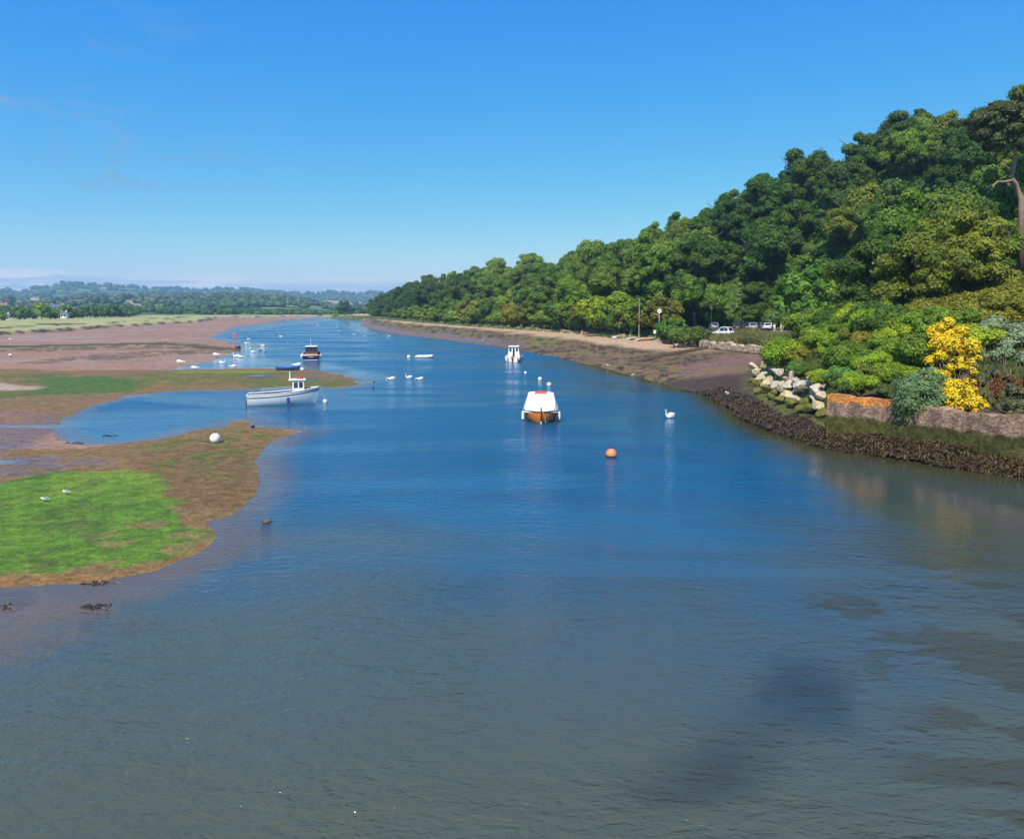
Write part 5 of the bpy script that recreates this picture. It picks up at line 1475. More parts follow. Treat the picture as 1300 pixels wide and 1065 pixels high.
# 4. navy cruiser, three-quarter stern view
def cruiser():
    c = G(384, 458.5); L = 6.6; B = 2.9
    o = empty('motor_cruiser', (c[0] + .7, c[1] + L / 2 - .5, 0), radians(90 + 13), 'navy hulled motor cruiser with a brown cockpit and tall aerial', 'boat')
    S, h = hull(o, NAVY, L, B, .92, 1.5, .4, floor=.45, transom=.88, rake=.7, full=2.4)
    gunwale(o, S, WHITE, .07)
    mb = MB(); mb.box((-L / 2 - .012, 0, .18), (.02, 2.0, .09)); mb.build('boot_stripe', WHITE, o)
    mb = MB()
    for k, w_ in enumerate((.07, .05, .08, .05, .07, .06)): mb.box((-L / 2 - .012, -.3 + k * .12, .66), (.02, w_, .09))
    mb.build('name_lettering', WHITE, o)
    # cockpit
    mb = MB(); mb.box((-L / 2 + .95, 0, .75), (1.5, 2.1, .55)); mb.box((-L / 2 + .35, 0, 1.0), (.35, 2.2, .3)); mb.build('cockpit_seats', mat('tan_cockpit', (.45, .24, .10), .6, var=.3, vscale=3), o, bevel=.04)
    x0, x1, z0, z1 = -1.35, 1.5, .7, 2.15
    wh = MB().box(((x0 + x1) / 2, 0, (z0 + z1) / 2), (x1 - x0, 2.1, z1 - z0), (.80, .84)).build('wheelhouse', mat('mahogany', (.14, .045, .025), .4, var=.2), o, bevel=.04)
    def bx(z): return x0 + (x1 - x0) * .10 * (z - z0) / (z1 - z0) - .01
    for ya, yb in ((-.85, -.33), (-.25, .25), (.33, .85)):
        window_panes(wh, [[(bx(1.35), ya, 1.35), (bx(1.35), yb, 1.35), (bx(2.0), yb * .93, 2.0), (bx(2.0), ya * .93, 2.0)]])
    for sg in (-1, 1): window_panes(wh, [[(-1.0, sg * 1.0, 1.35), (1.1, sg * 1.0, 1.35), (.9, sg * .91, 2.0), (-.9, sg * .91, 2.0)]])
    MB().box((0, 0, z1 + .05), (2.7, 1.95, .1), (.95, .93)).build('roof', WHITE, wh, bevel=.03)
    MB().tube([(-.3, .1, z1), (-.3, .1, z1 + 1.35)], .025, 6).build('aerial', WHITE, wh)
    for sg in (-1, 1): fender(o, -L / 2 + .7, sg * (B / 2 + .02), .75, WHITE, .4, .12)
    MB().tube([(-L / 2 + .1, 1.2, .9), (-L / 2 + .1, 1.2, 1.25)], .09, 8).build('stern_post', WHITE, o)
cruiser()

def dinghy(name, px, py, L, B, hd, mt, label, gr=None, onland=False, fs=.35, fb=.45, tilt=0.0, mi=GREYW, ym=36):
    if onland: p = hit(px, py, ym)
    else: p = Vector(G(px, py) + (0,))
    o = empty(name, (p.x, p.y, p.z - (0.0 if onland else .02)), radians(hd), label, 'dinghy', gr)
    o.rotation_euler = (tilt, 0, radians(hd))
    dr = .0 if onland else .12
    S, h = hull(o, mt, L, B, fs, fb, dr, inner=.04, floor=.06, transom=.72, rake=.2, full=2.2, n=14, m=6)
    gunwale(o, S, mi, .028)
    for x in (-L * .3, L * .02):
        MB().box((x, 0, fs * .72), (.2, B * .8, .03)).build('thwart', mi, o)
    return o
SKY_B = mat('sky_blue_paint', (.035, .16, .48), .45, var=.15)
dinghy('dinghy', 366, 470, 3.1, 1.3, 3, SKY_B, 'light blue dinghy lying on the green point below the navy cruiser', None, True, .45, .50, .05, SKY_B)
# beached boats
dinghy('dinghy', 753, 427, 4.2, 1.3, 18, mat('bare_wood_hull', (.40, .28, .17), .7), 'brown wooden dinghy on the sand, leftmost of the beached boats', 'beached boats', True, .4, .5, .0, GREYW, 100)
dinghy('dinghy', 784, 429.5, 3.8, 1.4, 60, WHITE, 'white dinghy with dark side on the sand under the leaning olive tree', 'beached boats', True, .45, .6, .1, RUB, 100)
dinghy('dinghy', 802, 431.5, 3.6, 1.3, 55, mat('grey_paint', (.42, .42, .36), .6), 'grey dinghy on the sand between the white one and the pink one', 'beached boats', True, .4, .55, .1, CREAM, 100)
dinghy('dinghy', 814, 432.5, 3.4, 1.3, 50, mat('pink_paint', (.60, .38, .33), .6), 'pinkish white dinghy on the sand beside the orange boat', 'beached boats', True, .4, .55, .1, CREAM, 100)
dinghy('dinghy', 824, 432, 3.6, 1.2, 25, mat('orange_paint', (.60, .24, .10), .6), 'orange dinghy on the sand, rightmost of the beached boats', 'beached boats', True, .35, .5, .05, CREAM, 100)
# white inflatable tender afloat
def tender():
    p = G(538, 454); o = empty('inflatable_tender', (p[0], p[1], 0), radians(4), 'long white inflatable tender floating beside a white buoy', 'dinghy')
    L, B, r = 2.9, 1.3, .21
    pts = [(-L / 2, -B / 2 + r, .2)] + [(-L / 2 + i * .5, -B / 2 + r, .2) for i in range(1, 5)] + [(L / 2 - .35 + .3 * cos(a), (B / 2 - r) * sin(a), .24 + .05 * cos(a)) for a in [radians(k) for k in range(-90, 91, 20)]] + [(-L / 2 + i * .5, B / 2 - r, .2) for i in range(4, -1, -1)]
    MB().tube(pts, [.08] + [r] * (len(pts) - 2) + [.08], 12).build('buoyancy_tube', WHITE, o, smooth=True)
    MB().box((-.1, 0, .06), (2.3, .8, .06)).build('floor', CREAM, o)
    MB().box((-.2, 0, .3), (.22, .85, .04)).build('thwart', GREYW, o)
    MB().box((-L / 2 + .3, 0, .22), (.05, .8, .35)).build('transom_board', GREYW, o)
tender()

# ------------------------------------------------------------------ buoys
def buoy(px, py, d, mt, label, band=None, onland=False, ring=True, z=None):
    p = hit(px, py) if onland else Vector(G(px, py) + (0,))
    zc = d * .42 if onland else d * .24
    o = empty('mooring_buoy', (p.x, p.y, p.z), 0, label, 'buoy', 'mooring buoys')
    MB().ball((0, 0, zc), d / 2, 20, 14).build('float', mt, o, smooth=True)
    if band:
        MB().lathe([(d * .47, -.06 * d), (d * .512, -.05 * d), (d * .512, .05 * d), (d * .47, .06 * d)], (0, 0, zc - d * .13), 24).build('band', band, o, smooth='auto')
    r = MB(); r.tube([(0, 0, zc + d * .45), (0, 0, zc + d * .62)], d * .045, 6)
    r.tube([(cos(a) * d * .1, 0, zc + d * .68 + sin(a) * d * .1) for a in [k * pi / 5 for k in range(11)]], d * .025, 6); r.build('mooring_ring', RUB, o)
    return o
WB = mat('white_buoy', (.80, .78, .74), .45, var=.1, vscale=4)
buoy(776, 580, .62, mat('orange_buoy', (.72, .24, .10), .5, var=.25, vscale=5), 'weathered orange mooring buoy right of the covered boat', RUB)
buoy(413, 511, .42, WB, 'white mooring buoy off the bow of the fishing boat')
buoy(519, 454, .60, WB, 'white mooring buoy at the left end of the inflatable tender')
buoy(697, 489.5, .48, WB, 'white mooring buoy, nearest of the three behind the covered boat')
buoy(685.5, 482.5, .48, WB, 'white mooring buoy, middle one of the three behind the covered boat')
buoy(667, 474, .36, WB, 'small white mooring buoy, nearest the cabin boat')
b = buoy(273.5, 562, .62, WB, 'large white buoy lying on the mud spit', None, True)
q = hit(267, 562); m = MB(); m.tube([(-.3, 0, .06), (.1, .1, .08), (.4, 0, .05)], .05, 6); setp(m.build('mooring_chain', RUB), 'dark mooring chain lying on the mud beside the large white buoy', 'chain').location = q
buoy(384, 471, .48, mat('cream_buoy', (.78, .68, .42), .5), 'cream buoy grounded on the point right of the blue dinghy', None, True)

# ------------------------------------------------------------------ red channel beacon
p = G(298.5, 443.5)
o = empty('channel_beacon', (p[0], p[1], -.2), 0, 'red channel marker post with a lattice topmark at the tip of the mud', 'beacon')
redb = mat('faded_red', (.70, .10, .07), .6)
MB().tube([(0, 0, -.6), (0, 0, 3.0)], .07, 10).build('post', redb, o)
m = MB()
for k in range(5): m.box((0, 0, 2.55 + k * .24), (.62, .07, .10))
for x in (-.31, 0, .31): m.box((x, .0, 3.05), (.07, .066, 1.14))
m.build('topmark', redb, o)
q = G(302, 443); m = MB()
for k in range(5): m.tube([(k * .22 - .4, sin(k) * .12, -.3), (k * .22 - .4, sin(k) * .12, .55 + .12 * cos(k * 2))], .10, 7)
o = m.build('dark_piles', mat('wet_piles', (.03, .028, .02), .7)); o.location = (q[0], q[1], 0); setp(o, 'short dark piles at the tip of the mud by the red marker', 'piles')

# ------------------------------------------------------------------ birds
def skin_bird(kind):
    if kind == 'swan':
        # body along +x, water line at z=0; neck in an S
        V = [(0, 0, .13), (.28, 0, .16), (.42, 0, .24), (.49, 0, .38), (.47, 0, .52), (.46, 0, .66), (.52, 0, .75), (.60, 0, .735), (-.28, 0, .17), (-.48, 0, .24), (-.60, 0, .29)]
        E = [(0, 1), (1, 2), (2, 3), (3, 4), (4, 5), (5, 6), (6, 7), (0, 8), (8, 9), (9, 10)]
        R = [(.22, .19), (.17, .15), (.085, .085), (.048, .048), (.04, .04), (.038, .038), (.05, .048), (.03, .026), (.20, .17), (.12, .08), (.03, .02)]
        beak = [((.62, 0, .73), .026), ((.72, 0, .70), .012)]
    elif kind == 'swan_feed':    # head and neck lowered
        V = [(0, 0, .13), (.28, 0, .17), (.42, 0, .24), (.55, 0, .30), (.66, 0, .24), (.70, 0, .12), (.72, 0, .04), (.76, 0, .0), (-.28, 0, .17), (-.48, 0, .26), (-.60, 0, .33)]
        E = [(0, 1), (1, 2), (2, 3), (3, 4), (4, 5), (5, 6), (6, 7), (0, 8), (8, 9), (9, 10)]
        R = [(.22, .19), (.17, .15), (.085, .085), (.05, .05), (.045, .045), (.042, .042), (.05, .05), (.03, .026), (.20, .17), (.12, .08), (.03, .02)]
        beak = [((.78, 0, -.01), .026), ((.84, 0, -.06), .012)]
    elif kind == 'gull':
        V = [(0, 0, .07), (.12, 0, .09), (.19, 0, .15), (.245, 0, .165), (-.14, 0, .08), (-.30, 0, .085)]
        E = [(0, 1), (1, 2), (2, 3), (0, 4), (4, 5)]
        R = [(.085, .08), (.07, .065), (.045, .045), (.03, .03), (.06, .05), (.018, .012)]
        beak = [((.27, 0, .162), .012), ((.32, 0, .15), .006)]
    else:
        V = [(0, 0, .06), (.12, 0, .08), (.17, 0, .15), (.22, 0, .19), (-.14, 0, .07), (-.26, 0, .10)]
        E = [(0, 1), (1, 2), (2, 3), (0, 4), (4, 5)]
        R = [(.10, .08), (.08, .065), (.04, .04), (.045, .045), (.08, .06), (.02, .015)]
        beak = [((.26, 0, .185), .016), ((.32, 0, .175), .014)]
    me = skinmesh(V, E, R, 2)
    me.name = kind
    return me, beak
SWANW = mat('swan_white', (.86, .84, .80), .8, var=.04)
BEAKO = mat('orange_beak', (.60, .16, .03), .5)
GREYWING = mat('grey_wing', (.30, .31, .33), .8)
LEGD = mat('bird_leg', (.10, .09, .08), .7)
def bird_src(kind, name, body_m, beak_m, wing_m, legs):
    me, beak = skin_bird(kind)
    o = link(name, me, body_m, None)
    MB().tube([beak[0][0], beak[1][0]], [beak[0][1], beak[1][1]], 8).build('beak', beak_m, o, smooth=True)
    s = {'swan': 1.0, 'swan_feed': 1.0, 'gull': .42, 'duck': .42}[kind]
    for sg in (-1, 1):      # folded wings
        secs = []
        for i in range(7):
            t = i / 6; x = (.20 - .78 * t) * s; w = (.045 + .11 * sin(pi * min(t * 1.1, 1)) ** .7) * s * (1 if t < .95 else .4)
            yc = sg * (.165 + .03 * sin(pi * t) - .13 * t ** 2) * s * (1 if s == 1 else .95); zc = (.21 + .07 * sin(pi * t * .8) + .05 * t) * s * (1 if s == 1 else .9)
            secs.append([(x, yc + sg * cos(a) * .035 * s, zc + sin(a) * w) for a in [k * pi / 4 for k in range(8)]])
        MB().loft(secs).build('wing', wing_m, o, smooth=True)
    if legs:
        for sg in (-1, 1): MB().tube([(0, sg * .07 * s, .05 * s), (.02 * s, sg * .07 * s, -.28 * s), (.12 * s, sg * .07 * s, -.30 * s)], .018 * s + .004, 6).build('leg', LEGD, o)
    return o
SRC = {}
def bird(kind, px, py, hd, label, group, scale=1.0, onland=False, legs=False):
    key = (kind, legs)
    if key not in SRC:
        nm = 'swan' if kind.startswith('swan') else kind
        SRC[key] = (bird_src(kind, nm, SWANW if kind != 'duck' else mat('brown_duck', (.10, .07, .045), .8, var=.5, vscale=18), BEAKO if kind != 'duck' else mat('duck_beak', (.35, .28, .06), .5), SWANW if kind.startswith('swan') else GREYWING if kind == 'gull' else mat('duck_wing', (.14, .11, .09), .8, var=.4, vscale=14), legs))
    p = hit(px, py) if onland else Vector(G(px, py) + (0,))
    s = 1.0 if kind.startswith('swan') else .42
    z = p.z + (.29 * s * scale if legs else 0) - (0 if onland else .02)
    nm = 'swan' if kind.startswith('swan') else kind
    placed(SRC[key], (p.x, p.y, z), radians(hd), scale, None, label, nm, group)
sw = 'swans on the estuary'
bird('swan', 850.5, 530.5, 215, 'white swan with upright neck swimming near the dark weedy bank', sw, .88)
bird('swan_feed', 497, 482, 200, 'swan with lowered head, leftmost of the three in mid river', sw, 0.82)
bird('swan', 519, 480, 170, 'swan in the middle of the three in mid river', sw, 0.74)
bird('swan_feed', 533, 482, 190, 'swan with lowered head, rightmost of the three in mid river', sw, 0.74)
bird('swan_feed', 229, 463, 0, 'swan standing on the mud at the inner end of the inlet', sw, 0.94, True, True)
bird('swan_feed', 274.5, 453.5, 0, 'swan standing at the edge of the mud below the red marker', sw, 0.98, True, True)
bird('swan', 282, 461.5, 0, 'swan with upright neck swimming in the narrow inlet', sw, 0.86)
bird('swan_feed', 295.5, 466, 180, 'swan upending in the inlet close to the green point', sw, 0.78)
bird('swan', 299.5, 453, 180, 'swan in the pair below the red marker, the left one', sw, 0.94)
bird('swan_feed', 305.5, 454, 10, 'swan in the pair below the red marker, the right one', sw, 0.94)
bird('swan_feed', 313.5, 437, 30, 'swan swimming in the pale calm patch right of the red marker', sw, 0.94)
bird('swan', 318, 444, 120, 'swan swimming left of a close pair in the calm patch', sw, 0.86)
bird('swan_feed', 321.5, 447.5, 10, 'swan at the lower left of the group in the calm patch', sw, 0.86)
bird('swan_feed', 330.5, 445, 90, 'swan in the middle of the group in the calm patch', sw, 0.86)
bird('swan', 333.5, 439.5, 180, 'swan at the top of the group in the calm patch', sw, 0.86)
bird('swan_feed', 336.5, 447, 90, 'swan at the right of the group in the calm patch', sw, 0.78)
bird('swan', 315.5, 431, 20, 'small distant swan above the calm patch', sw, 0.70)
bird('swan', 356.5, 428, 180, 'distant swan swimming alone above the navy cruiser', sw, 0.86)
bird('swan_feed', 377, 464.5, 180, 'swan floating between the navy cruiser and the blue dinghy', sw, 1.01)
bird('swan_feed', 247, 468, 0, 'white swan lying flat at the tip of the narrow inlet', sw, 0.86)
gl = 'gulls around the estuary'
bird('gull', 57, 637, 190, 'grey and white gull on the bright green weed, the left one of two', gl, .62, True, True)
bird('gull', 84, 628, 175, 'grey and white gull on the bright green weed, the right one of two', gl, .62, True, True)
bird('gull', 803.5, 477, 60, 'gull in the shallows below the brown mud', gl, 1.5)
bird('gull', 773, 465, 180, 'gull at the water edge below the dinghies', gl, 1.5)
bird('gull', 923, 503, 100, 'gull standing on the dark weed near the boulders', gl, 1.3, True, True)
bird('gull', 613, 434, 90, 'gull standing at the edge of the far mud', gl, 1.5, True, True)
bird('duck', 336, 664, 180, 'brown duck swimming off the bright green bank, the front one', 'ducks', .72)
bird('duck', 341, 662.5, 0, 'brown duck swimming off the bright green bank, the rear one', 'ducks', .68)
bird('duck', 321, 543, 90, 'brown duck resting at the tip of the mud spit', 'ducks', 1.1, True)
bird('duck', 475, 485, 90, 'small dark duck swimming in mid river, the upper one', 'ducks', .9)
bird('duck', 474, 492.5, 90, 'small dark duck swimming in mid river, the lower one', 'ducks', .9)
rg = random.Random(9)
for (px, py) in [(382, 407), (393, 407.5), (402, 410), (404, 412), (403, 414), (413, 406.5), (417, 406), (430, 421), (389, 411), (428, 415), (449, 425), (463, 427), (490, 426), (494, 427), (165, 416), (183, 419), (225, 430), (210, 434), (14, 433), (13, 454)]:
    land_ = px < 260
    bird('gull', px, py, rg.uniform(0, 360), 'far off gull on the wide mudflat' if land_ else 'tiny white gull on the far reach of the river', 'gulls on the mudflat' if land_ else 'gulls on the far reach', 2.0, land_, land_)

# ------------------------------------------------------------------ car park: road sheet, cars, posts, people
def road():
    pts = []
    P = [at(858, 421, 138), at(890, 421, 135), at(1010, 421, 133), at(1080, 421, 131), at(1080, 414, 146), at(1000, 414, 147), at(858, 415, 147)]
    x = np.linspace(33.5, 62, 60); y = np.linspace(132, 148, 30)
    X, Y = np.meshgrid(x, y)
    Z = land(X, Y) + .05
    i = np.arange(29)[:, None] * 60 + np.arange(59)[None, :]
    L = land(X, Y, True)
    me = npmesh('road', np.stack([X.ravel(), Y.ravel(), Z.ravel()], 1), np.stack([i, i + 1, i + 61, i + 60], -1).reshape(-1, 4), True)
    setp(link('road', me, mat('asphalt', (.16, .15, .14), .9, var=.2, vscale=1)), kind='structure')
road()

def car(name, px, Y, hd, col, label, L=4.3, W=1.75, H=1.5, kind='hatch', metal=.2):
    p0 = at(px, 421, Y); z = hz(p0.x, p0.y) + .06
    o = empty(name, (p0.x, Y, z), radians(hd), label, 'car', 'cars in the car park')
    pm = mat('car_' + '_'.join(str(int(c * 99)) for c in col), col, .25, metal=metal, coat=1.0, var=.03)
    h = L / 2; hw = W / 2
    # body: sections along x (rear to front): x, half width, bottom, belt, shoulder inset
    ST = [(-h, .82, .42, .78), (-h + .08, .93, .30, .92), (-h + .5, 1, .24, .97), (-.9, 1, .22, .96), (.2, 1, .22, .93), (1.0, 1, .22, .90), (h - .75, .99, .24, .86), (h - .25, .93, .28, .74), (h - .02, .80, .36, .60)]
    secs = []
    for x, w, zb, zt in ST:
        w *= hw
        secs.append([(x, -w * .80, zb), (x, -w * .97, zb + .10), (x, -w, (zb + zt) / 2), (x, -w * .965, zt - .07), (x, -w * .88, zt), (x, w * .88, zt), (x, w * .965, zt - .07), (x, w, (zb + zt) / 2), (x, w * .97, zb + .10), (x, w * .80, zb)])
    body = MB(); body.loft(secs)
    # cabin as part of the body: roof and pillars
    rear = -h + (.28 if kind == 'hatch' else .95); front = h - 1.05
    r0, r1 = rear + (.35 if kind == 'hatch' else .5), front - .85
    def ring(x, w, z): return (x, w, z)
    zc = .90
    cab = [[(rear, -hw * .86, zc), (rear, hw * .86, zc)], [(r0, -hw * .72, H - .06), (r0, hw * .72, H - .06)], [((r0 + r1) / 2, -hw * .74, H), ((r0 + r1) / 2, hw * .74, H)], [(r1, -hw * .72, H - .05), (r1, hw * .72, H - .05)], [(front, -hw * .86, zc), (front, hw * .86, zc)]]
    top = []
    for a_, b_ in cab: top.append([a_, b_])
    vs = [q for s in cab for q in s] + [(r0, -hw * .87, zc), (r0, hw * .87, zc), ((r0 + r1) / 2, -hw * .87, zc), ((r0 + r1) / 2, hw * .87, zc), (r1, -hw * .87, zc), (r1, hw * .87, zc)]
    fs = [(0, 1, 3, 2), (2, 3, 5, 4), (4, 5, 7, 6), (6, 7, 9, 8), (0, 2, 10), (2, 4, 12, 10), (4, 6, 14, 12), (6, 8, 14), (1, 11, 3), (3, 11, 13, 5), (5, 13, 15, 7), (7, 15, 9)]
    body.add(vs, fs)
    b = body.build('body', pm, o, bevel=.02, smooth='auto')
    def pane(name, q, off):
        m = MB(); m.add([tuple(Vector(v) + Vector(off)) for v in q], [(0, 1, 2, 3)]); w = m.build(name, glass(), o)
    lerp = lambda a, c, t: tuple(a[i] + (c[i] - a[i]) * t for i in range(3))
    def quad(a0, a1, b0, b1, m0=.1, m1=.12):   # inset quad between edges a (low) and b (high)
        A0, A1 = lerp(a0, a1, m0), lerp(a0, a1, 1 - m0); B0, B1 = lerp(b0, b1, m0), lerp(b0, b1, 1 - m0)
        return [lerp(A0, B0, m1), lerp(A1, B1, m1), lerp(A1, B1, 1 - m1), lerp(A0, B0, 1 - m1)]
    pane('rear_window', quad(cab[0][0], cab[0][1], cab[1][0], cab[1][1]), (-.012, 0, .006))
    pane('windscreen', quad(cab[4][0], cab[4][1], cab[3][0], cab[3][1]), (.012, 0, .008))
    for sg, k in ((-1, 0), (1, 1)):
        lo = lambda x: (x, sg * hw * .87, zc + .03)
        xm = (r0 + r1) / 2
        pane('side_window', [lo(r0 - .12), lo(xm - .05), lerp(lo(xm - .05), cab[2][k], .85), lerp(lo(r0 + .05), cab[1][k], .85)], (0, sg * .012, 0))
        pane('side_window', [lo(xm + .05), lo(front - .35), lerp(lo(r1 + .1), cab[3][k], .82), lerp(lo(xm + .05), cab[2][k], .85)], (0, sg * .012, 0))
        for xx in (-h + .78, h - .82):
            w = MB(); w.lathe([(.24, -.1), (.31, -.08), (.32, 0), (.31, .08), (.24, .1)], (xx, sg * (hw - .07), .32), 18, 'y'); w = w.build('wheel', RUBBER, o, smooth='auto')
            MB().lathe([(.02, -.115), (.19, -.11), (.19, .11), (.02, .115)], (xx, sg * (hw - .07), .32), 12, 'y').build('rim', STEEL, w)
        MB().box((-h + .035, sg * hw * .72, .76), (.08, .26, .2)).build('tail_light', mat('tail_light', (.45, .02, .02), .25), o, bevel=.02)
        MB().box((h - .10, sg * hw * .66, .62), (.14, .30, .13)).build('headlight', mat('headlight', (.75, .76, .78), .15), o, bevel=.02)
        MB().box((front - .62, sg * (hw * .98), .98), (.16, .16, .12)).build('wing_mirror', pm, o, bevel=.02)
    MB().box((-h - .01, 0, .6), (.02, .5, .11)).build('number_plate', mat('plate', (.7, .6, .2), .5), o)
    MB().box((-h + .02, 0, .38), (.12, W * .8, .16)).build('bumper', DARKIN, o, bevel=.02)
    return o
car('parked_car', 918.5, 134.5, 128, (.80, .80, .80), 'white hatchback standing in the sun at the edge of the car park', 3.9, 1.75, 1.75, 'hatch', 0)
car('parked_car', 889, 138.5, 25, (.02, .07, .35), 'blue car partly hidden by the hedge left of the white hatchback', 4.6, 1.8, 1.75)
car('parked_car', 906, 144.5, 80, (.16, .18, .20), 'dark silver car in the shade just behind the white hatchback', 4.3)
car('parked_car', 932, 143.5, 88, (.03, .03, .035), 'black car in the shade, next right of the white hatchback', 4.5, 1.8, 1.6)
car('parked_car', 942.5, 144.5, 92, (.02, .02, .03), 'black car in the shade left of the silver one', 4.4)
car('parked_car', 953, 143.5, 86, (.36, .37, .39), 'silver car in the middle of the shaded row', 4.3, 1.75, 1.5)
car('parked_car', 965, 144, 94, (.12, .13, .15), 'dark grey car in the shaded row left of the white saloon', 4.3)
car('parked_car', 976, 142, 60, (.70, .71, .72), 'white saloon at the right end of the shaded row', 4.4, 1.75, 1.45, 'saloon')

def lamp_post():
    p = at(836.5, 424, 141); z = hz(p.x, p.y)
    o = empty('lamp_post', (p.x, p.y, z), 0, 'pale lamp post with a round white head at the top of the beach', 'lamp post')
    top = CAMH + (393 - 397) * 141 / F
    MB().tube([(0, 0, 0), (0, 0, top - z)], [.07, .055], 10).build('pole', mat('grey_pole', (.55, .56, .58), .5), o)
    h = MB().lathe([(.03, -.09), (.40, -.08), (.42, 0), (.40, .08), (.03, .09)], (0, 0, top - z + .3), 22, 'y').build('lamp_head', WHITE, o, smooth='auto')
    MB().lathe([(.02, -.02), (.12, -.02), (.12, .02), (.02, .02)], (0, -.105, top - z + .3), 14, 'y').build('lamp_centre', mat('dark_centre', (.15, .16, .22), .4), h)
    p = at(902.5, 421, 137); z = hz(p.x, p.y)
    o = empty('lamp_post', (p.x, p.y, z), 0, 'dark slim lamp post at the edge of the car park left of the white hatchback', 'lamp post')
    top = CAMH + (393 - 393) * 137 / F
    MB().tube([(0, 0, 0), (0, 0, top - z)], [.06, .045], 10).build('pole', mat('dark_pole', (.06, .07, .07), .5), o)
    MB().lathe([(.05, -.05), (.20, .0), (.26, .2), (.20, .42), (.05, .5)], (0, 0, top - z), 12).build('lantern', mat('lantern', (.10, .11, .13), .3), o, smooth='auto')
    p = at(811.5, 400, 149); z = hz(p.x, p.y)
    o = MB().tube([(0, 0, 0), (0, 0, CAMH + (393 - 379) * 149 / F - z)], [.13, .10], 8).build('wooden_pole', mat('pole_wood', (.30, .22, .15), .8))
    o.location = (p.x, p.y, z); setp(o, 'tall bare wooden pole rising from the small trees above the dinghies', 'pole')
    p = at(832, 424, 146); z = hz(p.x, p.y)
    o = empty('notice_board', (p.x, p.y, z), 0, 'small white notice board on a post at the top of the beach', 'sign')
    zc = CAMH - (421 - 393) * 146 / F - z
    MB().tube([(0, .04, 0), (0, .04, zc + .2)], .05, 6).build('post', GREYW, o)
    MB().box((0, 0, zc), (.75, .05, .70)).build('board', WHITE, o)
    # white railing near the people
    p = at(996, 418, 131); z = hz(p.x, p.y)
    o = empty('barrier_arm', (p.x, p.y, z), 0, 'raised white pole rising to the right behind the two people', 'pole')
    MB().tube([(-.4, 0, .9), (1.8, .3, 2.45)], .05, 8).build('arm', WHITE, o)
    MB().box((-.4, 0, .5), (.22, .22, 1.0)).build('stand', GREYW, o, bevel=.02)
lamp_post()

def person(px, Y, hd, label, shirt, trousers, seed, hair=(.06, .04, .03)):
    p = at(px, 418, Y); z = hz(p.x, p.y) + .05
    rg = random.Random(seed)
    o_v = [(0, 0, .95), (0, 0, 1.10), (0, 0, 1.30), (0, 0, 1.45), (0, 0, 1.53), (0, -.01, 1.63), (0, -.01, 1.71)]
    V = list(o_v); E = [(0, 1), (1, 2), (2, 3), (3, 4), (4, 5), (5, 6)]; R = [(.15, .11), (.135, .10), (.155, .11), (.11, .075), (.05, .055), (.075, .09), (.055, .07)]
    Vs = [(0, 0, .93), (0, 0, 1.10), (0, 0, 1.30), (0, 0, 1.46)]; Es = [(0, 1), (1, 2), (2, 3)]; Rs = [(.175, .135), (.155, .12), (.17, .13), (.10, .085)]
    Vt = [(0, 0, .95)]; Et = []; Rt = [(.16, .12)]
    for sg in (-1, 1):
        a = len(V); V += [(sg * .17, 0, 1.42), (sg * .22, .02, 1.15), (sg * .20, -.08, .93), (sg * .20, -.11, .86)]; E += [(3, a), (a, a + 1), (a + 1, a + 2), (a + 2, a + 3)]; R += [.055, .042, .03, (.038, .02)]
        for f in range(4):
            b = len(V); fx = sg * (.175 + .016 * f); l = (.07, .085, .08, .06)[f]
            V += [(fx, -.12, .83), (fx, -.125, .83 - l * .6), (fx, -.115, .83 - l)]; E += [(a + 3, b), (b, b + 1), (b + 1, b + 2)]; R += [.010, .009, .008]
        b = len(V); V += [(sg * .165, -.14, .86), (sg * .16, -.15, .81)]; E += [(a + 3, b), (b, b + 1)]; R += [.011, .009]
        a = len(V); st = .05 * sg * rg.choice((1, 2)); V += [(sg * .09, 0, .90), (sg * .10, -st * .6, .50), (sg * .10, st * .4, .09), (sg * .10, st * .4 - .10, .04)]; E += [(0, a), (a, a + 1), (a + 1, a + 2), (a + 2, a + 3)]; R += [.085, .058, .04, .035]
        c = len(Vs); Vs += [(sg * .175, 0, 1.41), (sg * .215, .01, 1.22)]; Es += [(3, c), (c, c + 1)]; Rs += [.07, .065]
        c = len(Vt); Vt += [(sg * .09, 0, .88), (sg * .10, -st * .6, .50), (sg * .10, st * .4, .13)]; Et += [(0, c), (c, c + 1), (c + 1, c + 2)]; Rt += [.105, .078, .062]
    o = link('person', skinmesh(V, E, R, 1), mat('skin', (.55, .33, .24), .6), None)
    o.location = (p.x, Y, z); o.rotation_euler = (0, 0, radians(hd)); setp(o, label, 'person', 'people by the car park')
    link('shirt', skinmesh(Vs, Es, Rs, 1), mat('shirt_' + str(seed), shirt, .8), o)
    link('trousers', skinmesh(Vt, Et, Rt, 1), mat('trousers_' + str(seed), trousers, .8), o)
    MB().ball((0, .015, 1.695), .098, 14, 10, (.88, 1.05, 1.0)).build('hair', mat('hair_' + str(seed), hair, .8), o, smooth=True)
    for sg in (-1, 1): MB().ball((sg * .032, -.092, 1.665), .012, 8, 6).build('eye', mat('eye', (.05, .04, .04), .3), o)
    MB().tube([(0, -.098, 1.66), (0, -.118, 1.63)], [.010, .014], 6).build('nose', MATS['skin'], o)
    MB().box((0, -.098, 1.60), (.045, .01, .008)).build('mouth', mat('lips', (.4, .15, .12), .6), o)
    for sg in (-1, 1): MB().ball((sg * .10, -.12, 0), .01, 4, 4) if False else MB().box((sg * .10, -.05, .04), (.095, .26, .08)).build('shoe', mat('shoe', (.08, .07, .07), .6), o, bevel=.02)
person(983, 132, 20, 'standing person in a white top and pale trousers at the edge of the car park', (.85, .80, .78), (.62, .56, .48), 1)
